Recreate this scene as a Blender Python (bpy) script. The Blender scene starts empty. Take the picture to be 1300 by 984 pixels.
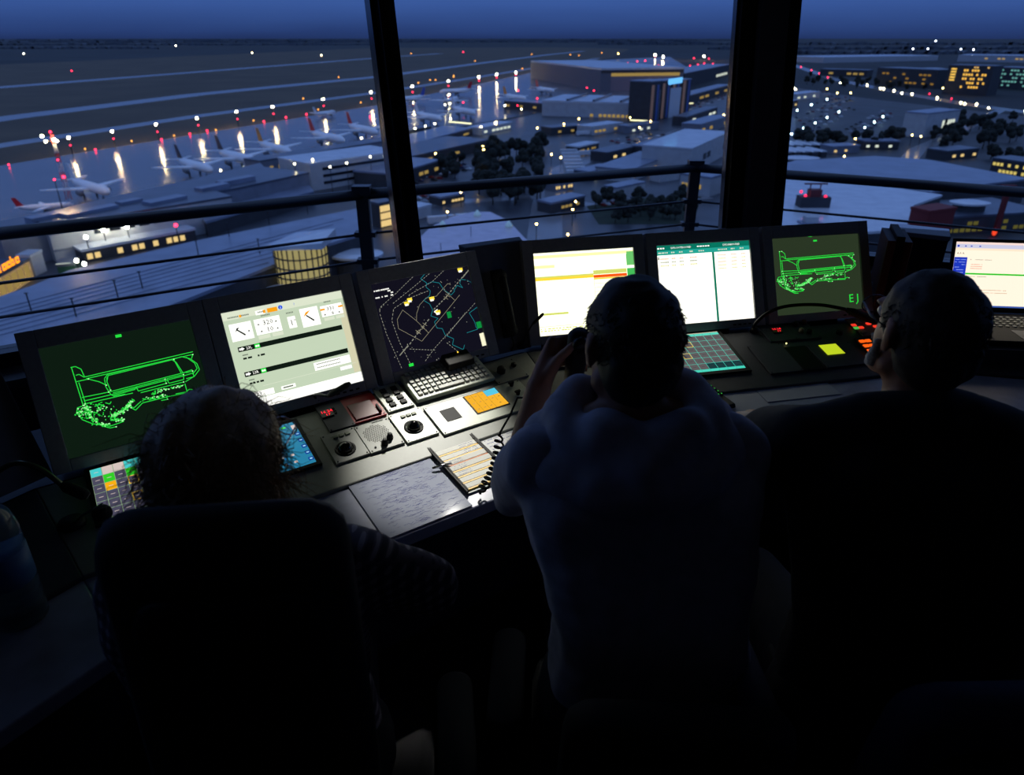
import bpy, math, random
from mathutils import Vector as V, Matrix
R = random.Random(7)
SC = bpy.context.scene
COL = SC.collection
rad = math.radians
# ------------------------------------------------------------------ camera, sky, exposure, lamps
FPX, PITCH, EYE = 870.0, rad(24.6), 1.8          # focal length in pixels of the 1300 x 984 frame
cd = bpy.data.cameras.new('camera'); cam = bpy.data.objects.new('camera', cd); COL.objects.link(cam)
cam.location = (0, 0, EYE); cam.rotation_euler = (rad(90) - PITCH, 0, 0)
cd.sensor_width = 36; cd.lens = 36 * FPX / 1300; cd.shift_y = -46 / 1300
cd.clip_start = .02; cd.clip_end = 60000
cd.dof.use_dof = True; cd.dof.focus_distance = 2.0; cd.dof.aperture_fstop = 4.0
SC.camera = cam
SC.view_settings.view_transform = 'Standard'; SC.view_settings.look = 'None'
SC.view_settings.gamma = 1; SC.view_settings.exposure = 0; SC.view_settings.use_curve_mapping = False


def lin(r, g, b):
    return tuple((c / 12.92 if c <= .04045 else ((c + .055) / 1.055) ** 2.4) for c in (r / 255, g / 255, b / 255))


W = bpy.data.worlds.new('dusk_sky'); SC.world = W; W.use_nodes = True
nt = W.node_tree; nt.nodes.clear()
tc = nt.nodes.new('ShaderNodeTexCoord'); sx = nt.nodes.new('ShaderNodeSeparateXYZ')
nz = nt.nodes.new('ShaderNodeTexNoise'); nz.inputs['Scale'].default_value = 5; nz.inputs['Detail'].default_value = 4
mp = nt.nodes.new('ShaderNodeMapping'); mp.inputs['Scale'].default_value = (1, 1, 9)
ma = nt.nodes.new('ShaderNodeMath'); ma.operation = 'MULTIPLY_ADD'; ma.inputs[1].default_value = .012
cr = nt.nodes.new('ShaderNodeValToRGB'); bgn = nt.nodes.new('ShaderNodeBackground'); wo = nt.nodes.new('ShaderNodeOutputWorld')
el = cr.color_ramp.elements
for pos, c in ((0.0, (30, 44, 84)), (.012, (40, 60, 110)), (.05, (60, 90, 154)), (.2, (84, 114, 176)), (.5, (112, 142, 202)), (1, (126, 154, 210))):
    e = el[0] if pos == 0 else el[len(el) - 1] if pos == 1 else el.new(pos)
    e.position = pos; e.color = (*lin(*c), 1)
nt.links.new(tc.outputs['Generated'], sx.inputs[0]); nt.links.new(tc.outputs['Generated'], mp.inputs[0])
nt.links.new(mp.outputs[0], nz.inputs['Vector']); nt.links.new(nz.outputs[0], ma.inputs[0])
nt.links.new(sx.outputs['Z'], ma.inputs[2])
nt.links.new(ma.outputs[0], cr.inputs[0]); nt.links.new(cr.outputs[0], bgn.inputs[0]); nt.links.new(bgn.outputs[0], wo.inputs[0])
bgn.inputs[1].default_value = 1.14
SPOT_POWER = 225.0
SPOT_AT = V((-.22, 3.0, 2.45))
sl = bpy.data.lights.new('panel_spot_light', 'SPOT'); so = bpy.data.objects.new('panel_spot_light', sl); COL.objects.link(so)
sl.energy = SPOT_POWER; sl.spot_size = rad(14.5); sl.spot_blend = .75; sl.color = (1, .97, .88); sl.shadow_soft_size = .02
so.location = SPOT_AT

# ------------------------------------------------------------------ helpers
CP, SP = math.cos(PITCH), math.sin(PITCH)
CAM = V((0, 0, EYE))


def ray(px, py):
    a = (px - 650) / FPX; b = (446 - py) / FPX
    return V((a, CP + b * SP, -SP + b * CP))


def at_z(px, py, z):
    d = ray(px, py); return CAM + d * ((z - EYE) / d.z)


def at_y(px, py, y):
    d = ray(px, py); return CAM + d * (y / d.y)


ZG = -80.0


def G(px, py, h=0.0):
    return at_z(px, py, ZG + h)


MATS = {}


def mat(name, col, rough=.6, metal=0.0, noise=0.0, nscale=20.0, bump=0.0, emit=None, strength=0.0, spec=.5, coat=0.0, aniso=None):
    if name in MATS: return MATS[name]
    m = bpy.data.materials.new(name); m.use_nodes = True; t = m.node_tree; b = t.nodes['Principled BSDF']
    c = lin(*col) if max(col) > 1 else col
    b.inputs['Base Color'].default_value = (*c, 1); b.inputs['Roughness'].default_value = rough
    b.inputs['Metallic'].default_value = metal; b.inputs['Specular IOR Level'].default_value = spec
    if coat: b.inputs['Coat Weight'].default_value = coat; b.inputs['Coat Roughness'].default_value = .08
    if emit is not None:
        b.inputs['Emission Color'].default_value = (*lin(*emit), 1); b.inputs['Emission Strength'].default_value = strength
    if noise or bump:
        co = t.nodes.new('ShaderNodeTexCoord'); n = t.nodes.new('ShaderNodeTexNoise')
        n.inputs['Scale'].default_value = nscale; n.inputs['Detail'].default_value = 5
        t.links.new(co.outputs['Object'], n.inputs['Vector'])
        if noise:
            r = t.nodes.new('ShaderNodeValToRGB')
            r.color_ramp.elements[0].position = .3; r.color_ramp.elements[1].position = .7
            r.color_ramp.elements[0].color = (*[x * (1 - noise) for x in c], 1)
            r.color_ramp.elements[1].color = (*[min(1, x * (1 + noise)) for x in c], 1)
            t.links.new(n.outputs[0], r.inputs[0]); t.links.new(r.outputs[0], b.inputs['Base Color'])
        if bump:
            bp = t.nodes.new('ShaderNodeBump'); bp.inputs['Strength'].default_value = bump
            t.links.new(n.outputs[0], bp.inputs['Height']); t.links.new(bp.outputs[0], b.inputs['Normal'])
    MATS[name] = m; return m


def glow(col, k=1.0):
    key = 'glow_%d_%d_%d_%d' % (*col, int(k * 100))
    if key in MATS: return MATS[key]
    m = bpy.data.materials.new(key); m.use_nodes = True; t = m.node_tree; t.nodes.clear()
    e = t.nodes.new('ShaderNodeEmission'); o = t.nodes.new('ShaderNodeOutputMaterial')
    e.inputs[0].default_value = (*lin(*col), 1); e.inputs[1].default_value = k
    t.links.new(e.outputs[0], o.inputs[0]); MATS[key] = m; return m


def glass(name, tint=(.9, .95, .97), refl=.06):
    m = bpy.data.materials.new(name); m.use_nodes = True; t = m.node_tree; t.nodes.clear()
    a = t.nodes.new('ShaderNodeBsdfTransparent'); g = t.nodes.new('ShaderNodeBsdfGlossy'); x = t.nodes.new('ShaderNodeMixShader')
    f = t.nodes.new('ShaderNodeFresnel'); o = t.nodes.new('ShaderNodeOutputMaterial')
    f.inputs[0].default_value = 1 + refl * 4
    a.inputs[0].default_value = (*tint, 1); g.inputs['Roughness'].default_value = .02
    t.links.new(f.outputs[0], x.inputs[0]); t.links.new(a.outputs[0], x.inputs[1]); t.links.new(g.outputs[0], x.inputs[2])
    t.links.new(x.outputs[0], o.inputs[0]); return m


class MB:
    def __init__(s, M=None): s.v = []; s.f = []; s.m = []; s.M = M or Matrix.Identity(4); s.mi = 0

    def add(s, vs, fs):
        n = len(s.v); s.v += [tuple(s.M @ V(p)) for p in vs]
        s.f += [tuple(n + i for i in f) for f in fs]; s.m += [s.mi] * len(fs); return s

    def bx(s, x0, y0, z0, x1, y1, z1):
        return s.add([(x0, y0, z0), (x1, y0, z0), (x1, y1, z0), (x0, y1, z0), (x0, y0, z1), (x1, y0, z1), (x1, y1, z1), (x0, y1, z1)],
                     [(3, 2, 1, 0), (4, 5, 6, 7), (0, 1, 5, 4), (1, 2, 6, 5), (2, 3, 7, 6), (3, 0, 4, 7)])

    def hexa(s, a, b):                                   # two rings of equal length: bottom, top
        n = len(a)
        return s.add(list(a) + list(b), [tuple(reversed(range(n))), tuple(range(n, 2 * n))] + [(i, (i + 1) % n, n + (i + 1) % n, n + i) for i in range(n)])

    def prism(s, pts, z0, z1):
        return s.hexa([(p[0], p[1], z0) for p in pts], [(p[0], p[1], z1) for p in pts])

    def poly(s, pts): return s.add(pts, [tuple(range(len(pts)))])

    def tube(s, pts, r, n=8):
        pts = [V(p) for p in pts]; k = len(pts); rs = r if isinstance(r, (list, tuple)) else [r] * k
        vs = []; up = V((0, 0, 1))
        for i, p in enumerate(pts):
            d = (pts[min(i + 1, k - 1)] - pts[max(i - 1, 0)]).normalized()
            if i == 0:
                a = d.cross(up)
                if a.length < .1: a = d.cross(V((1, 0, 0)))
            else: a = a - d * a.dot(d)
            a.normalize(); b = d.cross(a)
            vs += [p + (a * math.cos(2 * math.pi * j / n) + b * math.sin(2 * math.pi * j / n)) * rs[i] for j in range(n)]
        fs = [(i * n + j, i * n + (j + 1) % n, (i + 1) * n + (j + 1) % n, (i + 1) * n + j) for i in range(k - 1) for j in range(n)]
        fs += [tuple(reversed(range(n))), tuple((k - 1) * n + j for j in range(n))]
        return s.add(vs, fs)

    def lathe(s, prof, n=16, c=(0, 0, 0)):
        vs = [(c[0] + r * math.cos(2 * math.pi * j / n), c[1] + r * math.sin(2 * math.pi * j / n), c[2] + z) for r, z in prof for j in range(n)]
        k = len(prof)
        fs = [(i * n + j, i * n + (j + 1) % n, (i + 1) * n + (j + 1) % n, (i + 1) * n + j) for i in range(k - 1) for j in range(n)]
        fs += [tuple(reversed(range(n))), tuple((k - 1) * n + j for j in range(n))]
        return s.add(vs, fs)

    def ball(s, c, r, n=12, k=8):
        if not isinstance(r, (tuple, list, V)): r = (r, r, r)
        vs = [(c[0], c[1], c[2] - r[2])]
        for i in range(1, k):
            t = math.pi * i / k
            vs += [(c[0] + r[0] * math.sin(t) * math.cos(2 * math.pi * j / n), c[1] + r[1] * math.sin(t) * math.sin(2 * math.pi * j / n), c[2] - r[2] * math.cos(t)) for j in range(n)]
        vs.append((c[0], c[1], c[2] + r[2])); L = len(vs) - 1
        fs = [(0, 1 + (j + 1) % n, 1 + j) for j in range(n)]
        fs += [(1 + i * n + j, 1 + i * n + (j + 1) % n, 1 + (i + 1) * n + (j + 1) % n, 1 + (i + 1) * n + j) for i in range(k - 2) for j in range(n)]
        fs += [(L, 1 + (k - 2) * n + j, 1 + (k - 2) * n + (j + 1) % n) for j in range(n)]
        return s.add(vs, fs)

    def mesh(s, name, mats, smooth=False):
        me = bpy.data.meshes.new(name); me.from_pydata(s.v, [], s.f)
        for m in (mats if isinstance(mats, (list, tuple)) else [mats]): me.materials.append(m)
        me.polygons.foreach_set('material_index', s.m)
        if smooth: me.polygons.foreach_set('use_smooth', [True] * len(me.polygons))
        me.update(); return me

    def build(s, name, mats, parent=None, smooth=False, bevel=0.0, mw=None):
        return link(name, s.mesh(name, mats, smooth), parent, mw, bevel)


def link(name, data, parent=None, mw=None, bevel=0.0):
    o = bpy.data.objects.new(name, data); COL.objects.link(o)
    if mw is not None: o.matrix_basis = mw
    if parent is not None: o.parent = parent
    if bevel:
        b = o.modifiers.new('edge', 'BEVEL'); b.width = bevel; b.segments = 2; b.limit_method = 'ANGLE'
    return o


def tag(o, label=None, cat=None, group=None, kind=None):
    for k, v in (('label', label), ('category', cat), ('group', group), ('kind', kind)):
        if v: o[k] = v
    return o


def thing(name, label, cat, mw=None, group=None):
    return tag(link(name, None, None, mw), label, cat, group)


def copy_tree(o, parent=None, mw=None):
    c = o.copy(); COL.objects.link(c)
    if parent is not None: c.parent = parent
    if mw is not None: c.matrix_basis = mw
    for ch in list(o.children): copy_tree(ch, c)
    return c


_O = 'first second third fourth fifth sixth seventh eighth ninth tenth eleventh twelfth thirteenth fourteenth fifteenth sixteenth seventeenth eighteenth nineteenth twentieth'.split()
ORD = _O + [t + '-' + u for t in ('twenty', 'thirty', 'forty', 'fifty') for u in _O[:9]]


class Board:
    """a flat panel: x along it, y up it, z out of it"""
    def __init__(s, o, yaw, tilt):                        # tilt from the vertical, leaning away
        s.o = V(o); u = V((math.cos(yaw), math.sin(yaw), 0)); n = V((-math.sin(yaw), math.cos(yaw), 0))
        s.x = u; s.y = V((0, 0, math.cos(tilt))) + n * math.sin(tilt); s.z = s.x.cross(s.y)
        s.M = Matrix(((s.x.x, s.y.x, s.z.x, s.o.x), (s.x.y, s.y.y, s.z.y, s.o.y), (s.x.z, s.y.z, s.z.z, s.o.z), (0, 0, 0, 1)))

    def loc(s, px, py):
        d = ray(px, py); t = (s.o - CAM).dot(s.z) / d.dot(s.z); p = CAM + d * t - s.o
        return (p.dot(s.x), p.dot(s.y))

    def quad(s, tl, tr, br, bl):                          # average rectangle of four points of the photograph
        a, b, c, d = (s.loc(*p) for p in (tl, tr, br, bl))
        return ((a[0] + d[0]) / 2, (c[1] + d[1]) / 2, (b[0] + c[0]) / 2, (a[1] + b[1]) / 2)

    def w(s, x, y, z=0): return s.M @ V((x, y, z))

    def sub(s, x, y, z=0): return s.M @ Matrix.Translation((x, y, z))


def crop(x0, y0, k): return lambda x, y: (x0 + x / k, y0 + y / k)


class Draw:
    """flat print or a lit display on a board: shapes of several colours in one mesh"""
    def __init__(s, conv=None, z0=.0004): s.mb = MB(); s.mats = []; s.c = conv or (lambda x, y: (x, y)); s.z = z0

    def col(s, m):
        if m not in s.mats: s.mats.append(m)
        s.mb.mi = s.mats.index(m)

    def rect(s, m, a, b, l=1):
        p, q = s.c(*a), s.c(*b); x0, x1 = sorted((p[0], q[0])); y0, y1 = sorted((p[1], q[1])); s.raw(m, x0, y0, x1, y1, l)

    def raw(s, m, x0, y0, x1, y1, l=1):
        s.col(m); z = s.z * l; s.mb.poly([(x0, y0, z), (x1, y0, z), (x1, y1, z), (x0, y1, z)])

    def poly(s, m, pts, l=1):
        s.col(m); p = [s.c(*q) for q in pts]
        if sum(p[i][0] * p[(i + 1) % len(p)][1] - p[(i + 1) % len(p)][0] * p[i][1] for i in range(len(p))) < 0: p.reverse()
        s.mb.poly([(x, y, s.z * l) for x, y in p])

    def line(s, m, pts, w, l=2, dash=None):
        s.col(m); p = [V(s.c(*q)) for q in pts]
        for a, b in zip(p, p[1:]):
            d = b - a; L = d.length
            if L < 1e-6: continue
            n = V((-d.y, d.x)) / L * w / 2; segs = [(0, 1)]
            if dash: k = max(1, int(L / dash)); segs = [((i + .15) / k, (i + .75) / k) for i in range(k)]
            for t0, t1 in segs:
                q, r = a + d * t0, a + d * t1
                s.mb.poly([(*(q - n), s.z * l), (*(r - n), s.z * l), (*(r + n), s.z * l), (*(q + n), s.z * l)])

    def text(s, m, st, at, size, l=3, raw=False, width=None):
        s.col(m); x, y = at if raw else s.c(*at)
        cu = bpy.data.curves.new('lettering', 'FONT'); cu.body = st; cu.size = size; cu.resolution_u = 1
        o = bpy.data.objects.new('lettering', cu); me = bpy.data.meshes.new_from_object(o)
        vs = [v.co for v in me.vertices]; k = 1
        if width and vs:
            k = width / max(1e-6, max(v.x for v in vs) - min(v.x for v in vs))
        if vs: s.mb.add([(x + v.x * k, y + v.y, s.z * l) for v in vs], [tuple(p.vertices) for p in me.polygons])
        bpy.data.objects.remove(o); bpy.data.meshes.remove(me); bpy.data.curves.remove(cu)

    def scribble(s, m, a, b, rows, h, l=2, fill=.8, seed=1):   # rows of unreadably small print
        rr = random.Random(seed); p, q = s.c(*a), s.c(*b)
        x0, x1 = sorted((p[0], q[0])); y0, y1 = sorted((p[1], q[1]))
        s.col(m)
        for i in range(rows):
            y = y1 - (i + .5) * (y1 - y0) / rows; x = x0
            while x < x1:
                w = h * rr.uniform(.8, 3)
                if rr.random() < fill: s.mb.poly([(x, y - h / 2, s.z * l), (min(x + w, x1), y - h / 2, s.z * l), (min(x + w, x1), y + h / 2, s.z * l), (x, y + h / 2, s.z * l)])
                x += w + h * .6

    def build(s, name, parent, mw=None): return s.mb.build(name, s.mats, parent, mw=mw)


# common materials
BLACK = mat('black_plastic', (14, 14, 16), .6, noise=.15, nscale=60, spec=.3)
SOFT = mat('black_rubber', (9, 9, 10), .8)
BEZEL = mat('grey_bezel', (150, 150, 152), .5, noise=.08, nscale=90)
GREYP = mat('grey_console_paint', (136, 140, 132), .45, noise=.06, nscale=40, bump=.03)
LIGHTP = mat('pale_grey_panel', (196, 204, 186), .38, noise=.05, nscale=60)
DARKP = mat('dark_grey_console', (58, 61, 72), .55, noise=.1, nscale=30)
WORKT = mat('blue_grey_worktop', (156, 162, 190), .35, noise=.1, nscale=25)
METAL = mat('dark_metal', (40, 41, 45), .35, .8)
CHROME = mat('bright_metal', (190, 190, 190), .2, 1)
WHITEPL = mat('white_paper', (225, 226, 226), .7)

# ------------------------------------------------------------------ the tower cab
M0, M1, M2, M3 = V((-1.95, 1.82)), V((-.42, 2.75)), V((1.15, 3.25)), V((2.85, 2.70))
PLAN = [V((-2.9, .5)), M0, M1, M2, M3, V((3.5, 1.1)), V((3.3, -1.6)), V((-2.7, -1.6))]
SILL, HEAD, TILT0 = .84, 2.55, .96
TILT = .2                                                 # the glass leans outward
WALLM = mat('dark_wall_paint', (96, 98, 106), .8, noise=.1, nscale=8)
FRAMEM = mat('black_window_frame', (10, 10, 12), .3, .3)
PILLARM = mat('grey_pillar_cladding', (104, 100, 110), .5, noise=.1, nscale=12)
CARPET = mat('dark_carpet', (12, 12, 15), .95, noise=.3, nscale=300, bump=.3)
CEILM = mat('dark_ceiling_panel', (110, 112, 118), .9, noise=.05, nscale=5)
GLASS = glass('window_glass', (.93, .96, .98), .1)


def out(i):                                               # outward direction at corner i
    a, b, c = PLAN[i - 1], PLAN[i], PLAN[(i + 1) % 8]
    d1 = (b - a).normalized(); d2 = (c - b).normalized()
    return (V((-d1.y, d1.x)) + V((-d2.y, d2.x))).normalized()


def corner(i, z, off=0.0):
    i %= 8; k = 0
    if i in (0, 1, 2, 3, 4, 5): k = (z - TILT0) * TILT if z > SILL else (SILL - TILT0) * TILT
    p = PLAN[i] + out(i) * (k + off); return V((p.x, p.y, z))


tag(MB().prism(PLAN, -.12, 0).build('floor', CARPET), kind='structure')
tag(MB().prism([corner(i, HEAD + .1, .1).xy for i in range(8)], HEAD + .1, HEAD + .2).build('ceiling', CEILM), kind='structure')
SIDES = ['front_left_side', 'front_left', 'front', 'front_right', 'front_right_side', 'right', 'back', 'left']
for i in range(8):
    j = (i + 1) % 8; top = SILL if i < 5 else HEAD + .1  # right, back and left: unseen solid walls added to stop light from behind
    w_ = MB()
    w_.hexa([corner(i, 0), corner(j, 0), corner(j, 0, .12), corner(i, 0, .12)], [corner(i, top), corner(j, top), corner(j, top, .12), corner(i, top, .12)])
    tag(w_.build('wall_' + SIDES[i], WALLM), kind='structure')
    if i < 5:
        wd = tag(link('window_%d' % (i + 1), None), kind='structure')
        fr = MB()
        for z0, z1 in ((SILL, SILL + .045), (HEAD - .03, HEAD + .1)):
            fr.hexa([corner(i, z0, -.02), corner(j, z0, -.02), corner(j, z0, .06), corner(i, z0, .06)], [corner(i, z1, -.02), corner(j, z1, -.02), corner(j, z1, .06), corner(i, z1, .06)])
        fr.build('frame', FRAMEM, wd)
        gl = MB(); z0, z1 = SILL + .045, HEAD - .03
        gl.hexa([corner(i, z0, .02), corner(j, z0, .02), corner(j, z0, .03), corner(i, z0, .03)], [corner(i, z1, .02), corner(j, z1, .02), corner(j, z1, .03), corner(i, z1, .03)])
        gl.build('pane', GLASS, wd)
        sb = MB().hexa([corner(i, SILL - .03, -.14), corner(j, SILL - .03, -.14), corner(j, SILL - .03, -.02), corner(i, SILL - .03, -.02)],
                       [corner(i, SILL, -.14), corner(j, SILL, -.14), corner(j, SILL, -.02), corner(i, SILL, -.02)])
        sb.build('window_sill', mat('sill_paint', (96, 100, 112), .5), wd)
# mullions and the thick pillar
def mullion(n, i, faces):
    t = tag(link('trim_%d' % n, None), kind='structure')
    o = out(i); s = V((o.y, -o.x))
    for name, s0, s1, d0, d1, m in faces:
        mb = MB(); ring = []
        for z in (SILL, HEAD + .1):
            k = (z - TILT0) * TILT; c = PLAN[i]
            ring.append([(*(c + s * a + o * (k + b)), z) for a, b in ((s0, d0), (s1, d0), (s1, d1), (s0, d1))])
        mb.hexa(*ring); mb.build(name, m, t)


GLOSSY = mat('glossy_black_profile', (12, 12, 16), .18, .4)
for n, i in ((1, 1), (4, 4)): mullion(n, i, (('post', -.04, .04, -.06, .08, FRAMEM), ('gasket', -.055, -.04, 0, .06, SOFT), ('gasket', .04, .055, 0, .06, SOFT)))
mullion(2, 2, (('post', -.026, .026, -.07, .08, FRAMEM), ('edge_profile', -.048, -.028, -.02, .06, GLOSSY), ('edge_profile', .028, .048, -.02, .06, GLOSSY), ('cover_strip', -.006, .006, -.078, -.07, GLOSSY)))
mullion(3, 3, (('post', -.055, .065, -.09, .10, PILLARM), ('frame_profile', -.125, -.055, -.03, .08, FRAMEM), ('frame_profile', .065, .135, -.04, .08, FRAMEM), ('edge_profile', -.14, -.127, 0, .06, GLOSSY)))

# balcony and railing outside the glass
RV = [V((-2.85, 2.70)), V((-.84, 3.86)), V((1.24, 4.73)), V((3.3, 3.72))]
BALM = mat('grey_balcony_grating', (50, 52, 58), .6, .3)
tag(MB().hexa([(*corner(k, 0, .12).xy, -.1) for k in (1, 2, 3, 4)] + [(*RV[k], -.1) for k in (3, 2, 1, 0)],
              [(*corner(k, 0, .12).xy, 0) for k in (1, 2, 3, 4)] + [(*RV[k], 0) for k in (3, 2, 1, 0)]).build('floor_balcony', BALM), kind='structure')
RAILM = mat('dark_railing_paint', (26, 30, 38), .35, .2)
rl = thing('balcony_railing', 'dark metal railing with thin wires running round the outside of the glass', 'railing')
for a, b in zip(RV, RV[1:]):
    MB().tube([(*a, 1.0), (*b, 1.0)], .03, 10).build('handrail', RAILM, rl, True)
    for z in (.775, .615, .40): MB().tube([(*a, z), (*b, z)], .008, 6).build('wire', RAILM, rl, True)
for p in RV:
    MB().bx(p.x - .035, p.y - .02, 0, p.x + .035, p.y + .02, 1.0).bx(p.x - .05, p.y - .035, 1.0, p.x + .05, p.y + .035, 1.05).build('post', RAILM, rl)
    for z in (.775, .615, .40): MB().bx(p.x - .06, p.y - .03, z - .014, p.x + .06, p.y + .03, z + .014).build('wire_clamp', RAILM, rl)

# ------------------------------------------------------------------ the console: three runs in an arc
YA, YB, YC, YZ = rad(33.6), rad(12.2), rad(-12), rad(56)
OA, OB = V((-.7232, 1.627)), V((.5306, 2.2385))
uA, nA = V((math.cos(YA), math.sin(YA))), V((-math.sin(YA), math.cos(YA)))
uB, nB = V((math.cos(YB), math.sin(YB))), V((-math.sin(YB), math.cos(YB)))
uC, nC = V((math.cos(YC), math.sin(YC))), V((-math.sin(YC), math.cos(YC)))
uZ, nZ = V((math.cos(YZ), math.sin(YZ))), V((-math.sin(YZ), math.cos(YZ)))
OC = OB + uB * .93
OZ = OA - uA * .50


def cross2(p, u, q, v):
    d = q - p; t = (d.x * v.y - d.y * v.x) / (u.x * v.y - u.y * v.x); return p + u * t


def prof(k):                                              # corner points of the arc, k behind the monitor line
    z0 = OZ + nZ * k; a0 = OA + nA * k; b0 = OB + nB * k; c0 = OC + nC * k
    return [z0 - uZ * .62, cross2(z0, uZ, a0, uA), cross2(a0, uA, b0, uB), cross2(b0, uB, c0, uC), c0 + uC * 1.25]


KF, KP, KM, KR = -.565, -.335, -.03, .34                  # worktop front, panel front, monitor foot, console rear
ZD0, ZD1, ZP0, ZP1 = .752, .766, .775, .836
NAMES = [('Z', 'curved end of the dark control console beside the water bottle'), ('A', 'grey control console run under the three leftmost tilted monitors'),
         ('B', 'grey control console run in front of the hooded man'), ('C', 'dark control console run carrying the laptop')]
CON = {}
prF, prP, prM, prR = prof(KF), prof(KP), prof(KM), prof(KR)
for i, (nm, lb) in enumerate(NAMES):
    c = CON[nm] = thing('control_console', lb, 'console')
    q = lambda pr, k, z: (*pr[i + k], z)
    MB().hexa([q(prF, 0, ZD0 - .035), q(prF, 1, ZD0 - .035), q(prP, 1, ZD1 - .035), q(prP, 0, ZD1 - .035)],
              [q(prF, 0, ZD0), q(prF, 1, ZD0), q(prP, 1, ZD1), q(prP, 0, ZD1)]).build('worktop', WORKT, c, bevel=.004)
    MB().hexa([q(prP, 0, ZD1 - .05), q(prP, 1, ZD1 - .05), q(prM, 1, ZD1 - .05), q(prM, 0, ZD1 - .05)],
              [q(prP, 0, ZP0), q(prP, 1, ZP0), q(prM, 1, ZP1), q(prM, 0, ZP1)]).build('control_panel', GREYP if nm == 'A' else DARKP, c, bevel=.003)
    kb = prof(.02)
    MB().hexa([q(kb, 0, .02), q(kb, 1, .02), q(prR, 1, .02), q(prR, 0, .02)],
              [q(kb, 0, .81), q(kb, 1, .81), q(prR, 1, .81), q(prR, 0, .81)]).build('cabinet', DARKP, c)
    pg = prof(-.2)
    MB().hexa([q(pg, 0, .02), q(pg, 1, .02), q(prof(-.15), 1, .02), q(prof(-.15), 0, .02)],
              [q(pg, 0, .72), q(pg, 1, .72), q(prof(-.15), 1, .72), q(prof(-.15), 0, .72)]).build('modesty_panel', DARKP, c)


def panel_board(o, yaw, u, n): 
    p = o + n * KP; return Board((p.x, p.y, ZP0 + .001), yaw, math.pi / 2 - math.atan2(ZP1 - ZP0, KM - KP))


def desk_board(o, yaw, n):
    p = o + n * KF; return Board((p.x, p.y, ZD0 + .001), yaw, math.pi / 2 - math.atan2(ZD1 - ZD0, KP - KF))


PA, PB, PC, PZ = (panel_board(*a) for a in ((OA, YA, uA, nA), (OB, YB, uB, nB), (OC, YC, uC, nC), (OZ, YZ, uZ, nZ)))
DA, DB, DC, DZ = (desk_board(*a) for a in ((OA, YA, nA), (OB, YB, nB), (OC, YC, nC), (OZ, YZ, nZ)))

# the dark upright panels behind the corners, in the gaps between the monitors
def upright(c, a, b, z0, z1, lean, na=None, nb=None):
    d = (b - a).normalized(); n = V((-d.y, d.x)); mb = MB(); na = na or n; nb = nb or n
    mb.hexa([(*a, z0), (*b, z0), (*(b + n * .05), z0), (*(a + n * .05), z0)],
            [(*(a + na * lean), z1), (*(b + nb * lean), z1), (*(b + nb * (lean + .05)), z1), (*(a + na * (lean + .05)), z1)])
    return mb.build('corner_panel', mat('grey_corner_panel', (104, 106, 112), .55, noise=.1, nscale=30), CON[c], bevel=.004)


upright('A', OA + uA * .79 + nA * .012, OB - uB * .470 + nB * .012, .83, 1.168, .150, nA, nB)
upright('Z', OZ - uZ * .55 + nZ * .01, OZ + uZ * .05 + nZ * .01, .83, 1.13, .14)
upright('B', OB + uB * .875 + nB * .01, OC + uC * .20 + nC * .01, .83, .94, .05)

# ------------------------------------------------------------------ monitors
TA, TB = rad(24.4), rad(23.7)
SCRN = []
MONS = [('A', -.4158, 'dark-framed monitor with a green airfield map, nearest the water bottle'), ('A', 0, 'dark-framed monitor with a pale green runway and wind page'),
        ('A', .4303, 'dark-framed monitor with a black radar map of coast lines and dashes'), ('B', -.4457, 'dark-framed monitor with a glaring yellow-white list, behind the hooded man'),
        ('B', 0, 'dark-framed monitor with a white flight list under a teal heading'), ('B', .4489, 'dark-framed monitor with a green airfield map below the thick pillar')]
for g, s, lb in MONS:
    o, u, yaw, t, w, h, z = (OA, uA, YA, TA, .338, .2735, .874) if g == 'A' else (OB, uB, YB, TB, .3586, .2814, .874)
    p = o + u * s; b = Board((p.x, p.y, z), yaw, t); b.w_, b.h_ = w, h; SCRN.append(b)
    m = thing('monitor', lb, 'monitor', b.M); b.root = m
    x0, x1, y0, y1 = -.038, w + .038, -.03, h + .046
    fr = MB()
    for a in ((x0, y0, 0, y1), (w, y0, x1, y1), (0, y0, w, 0), (0, h, w, y1)): fr.bx(a[0], a[1], -.03, a[2], a[3], .008)
    fr.build('bezel', BEZEL, m, bevel=.002)
    MB().hexa([(x0 + .01, y0 + .01, -.09), (x1 - .01, y0 + .01, -.09), (x1 - .01, y1 - .01, -.09), (x0 + .01, y1 - .01, -.09)],
              [(x0, y0, -.03), (x1, y0, -.03), (x1, y1, -.03), (x0, y1, -.03)]).build('housing', BLACK, m)
    for k in range(4): MB().bx(w - .03 - k * .02, -.021, .008, w - .02 - k * .02, -.016, .0105).build('button', BLACK, m)
    # foot under the housing standing on the console
    MB().bx(w / 2 - .1, -.06, -.085, w / 2 + .1, -.02, -.045).build('foot', BLACK, m)
GRN, GRN2, GRNW = glow((40, 235, 70), .9), glow((20, 150, 50), .8), glow((170, 255, 170), 1.1)


def screen_base(b, m):
    return MB().bx(0, 0, -.004, b.w_, b.h_, 0).build('screen', m, b.root)


def scr_mat(name, col, k=1.0): return mat(name, (6, 7, 7), .25, emit=col, strength=k)


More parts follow.
